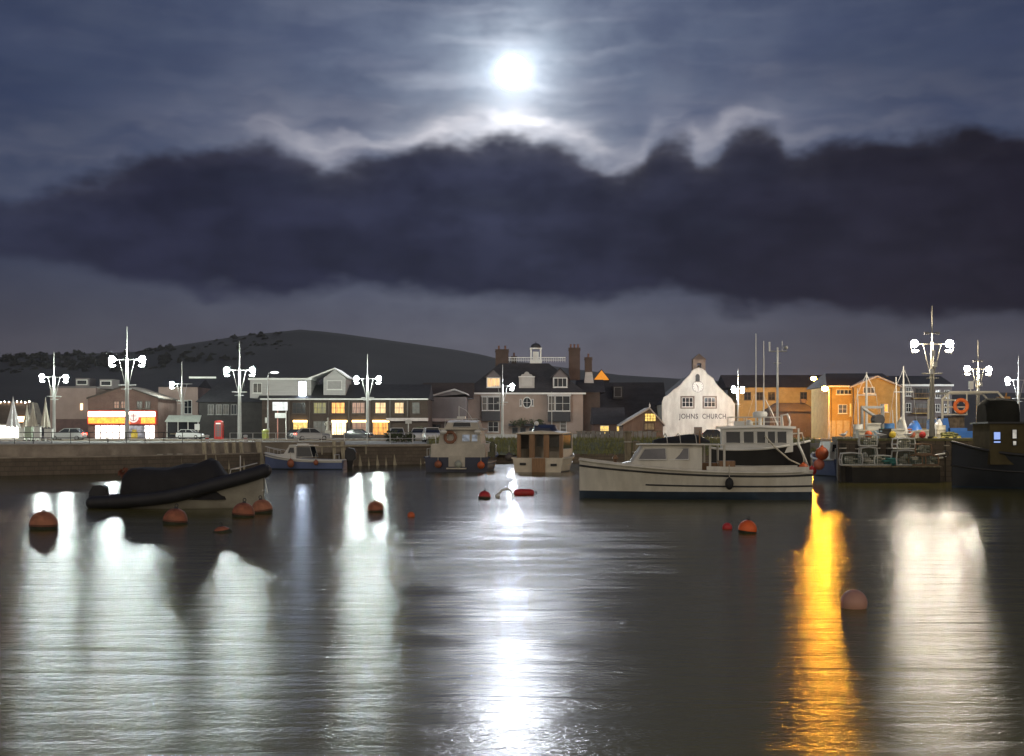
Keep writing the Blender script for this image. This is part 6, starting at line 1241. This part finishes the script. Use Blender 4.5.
# ================================================================== buoys on the water
def buoy(px, py_w, r, label, m_=M_BUOYBR, sink=.35, group='mooring buoys on the water', band=True, dip=None, ring=True):
    d = EYE * F / (py_w - HOR); t = T('mooring_buoy', label, 'buoy', (X(px, d), d, 0), random.uniform(-.4, .4), group, local=True); zc = r * (1 - 2 * sink)
    mb = MB(); mb.ball((0, 0, zc), r, 20, 14); t.p('float', mb, m_, smooth=60)
    t.e.rotation_euler[0] = random.uniform(-.16, .16); t.e.rotation_euler[1] = random.uniform(-.16, .16)
    if r > .2:
        mb = MB(); mb.lathe((0, 0, 0), [(math.sqrt(max(r * r - (h_ - zc) ** 2, 0)) * 1.012, h_) for h_ in [-.12 * r + i * .07 * r for i in range(6)]], 22); t.p('weed_skirt', mb, mat('dark_weed', (.03, .032, .018), .9, .5, 9, bump=.02))
    if ring: mb = MB(); mb.lathe((0, 0, zc + r * .95), [(r * .2, 0), (r * .16, r * .12), (.01, r * .14)], 10); mb.torus((0, 0, zc + r * 1.22), r * .14, r * .04, 'Y', 12, 6); t.p('lifting_ring', mb, M_DARKMETAL)
    if band: mb = MB(); mb.lathe((0, 0, zc - .0), [(r * 1.004, -r * .06), (r * 1.015, 0), (r * 1.004, r * .06)], 24); t.p('seam_band', mb, mat('dark_seam', (.12, .04, .02), .6, .3))
    return t
buoy(43.5, 529, .36, 'large brown orange mooring buoy farthest left on the water', M_BUOYFD)
buoy(175, 524, .335, 'brown orange mooring buoy below the middle of the dark covered boat')
buoy(243, 517, .335, 'brown orange mooring buoy under the raised bow, left of its pair'); buoy(262.5, 513, .33, 'brown orange mooring buoy under the raised bow, right of its pair', M_BUOYFD)
buoy(222, 532, .27, 'nearly sunken orange buoy between the covered boat and viewer', M_BUOYBR, .72, band=False)
buoy(376, 511.5, .27, 'brown mooring buoy alone below the pub reflections'); buoy(411, 516.5, .11, 'tiny orange buoy right of the lone brown buoy', M_BUOY, band=False)
buoy(484.5, 499, .24, 'dark red buoy left of the white pick up hoop', M_BUOYRED); 
d = EYE * F / (495.5 - HOR); t = T('float_line', 'dark red sausage float lying right of the white pick up hoop', 'buoy', (X(524, d), d, .1), .1, local=True); mb = MB(); mb.lathe((0, 0, 0), [(.02, -.42), (.13, -.38), (.17, -.2), (.17, .2), (.13, .38), (.02, .42)], 14, 'X'); t.p('float', mb, M_BUOYRED, smooth=60); mb = MB(); mb.torus((.46, 0, 0), .06, .02, 'Y', 12, 6); t.p('eye', mb, M_DARKMETAL)
d = EYE * F / (498 - HOR); t = T('pick_up_hoop', 'white curved pick up hoop between two red floats', 'hoop', (X(507, d), d, 0), local=True); mb = MB(); mb.tube([(-.35, 0, .12), (-.2, 0, .3), (0, 0, .36), (.15, 0, .3), (.22, 0, .12), (.22, 0, -.2)], .045, 8); t.p('tube', mb, M_WHITE); mb = MB(); mb.ball((-.36, 0, .08), .1, 10, 8); t.p('float', mb, M_WHITE)
buoy(727, 529, .13, 'small dark red buoy beside the bright orange one', M_BUOYRED, band=False, ring=False); buoy(747, 533, .235, 'bright orange red buoy below the cream launch', mat('vivid_orange_plastic', (.8, .13, .02), .45, .15, 4), .3, band=False)
buoy(853.5, 608, .19, 'pale pink buoy nearest the viewer at right', mat('pale_pink_plastic', (.5, .27, .2), .5, .15), .3, band=False, ring=False)
# ================================================================== night haze round the harbour
mb = MB(); mb.box(-1600, 1600, -80, 1520, -4, 90)
hz = obj('haze', mb, [], smooth=0); hm = bpy.data.materials.new('night_haze'); hm.use_nodes = True; hn = hm.node_tree; hn.nodes.clear()
vo = hn.nodes.new('ShaderNodeVolumePrincipled'); vo.inputs['Density'].default_value = 0.00008; vo.inputs['Color'].default_value = (.84, .87, .98, 1); vo.inputs['Anisotropy'].default_value = 0.3
ou = hn.nodes.new('ShaderNodeOutputMaterial'); hn.links.new(vo.outputs[0], ou.inputs['Volume']); hz.data.materials.append(hm)
tag(hz, 'thin pale night haze hanging over the whole harbour', 'haze', kind='stuff')
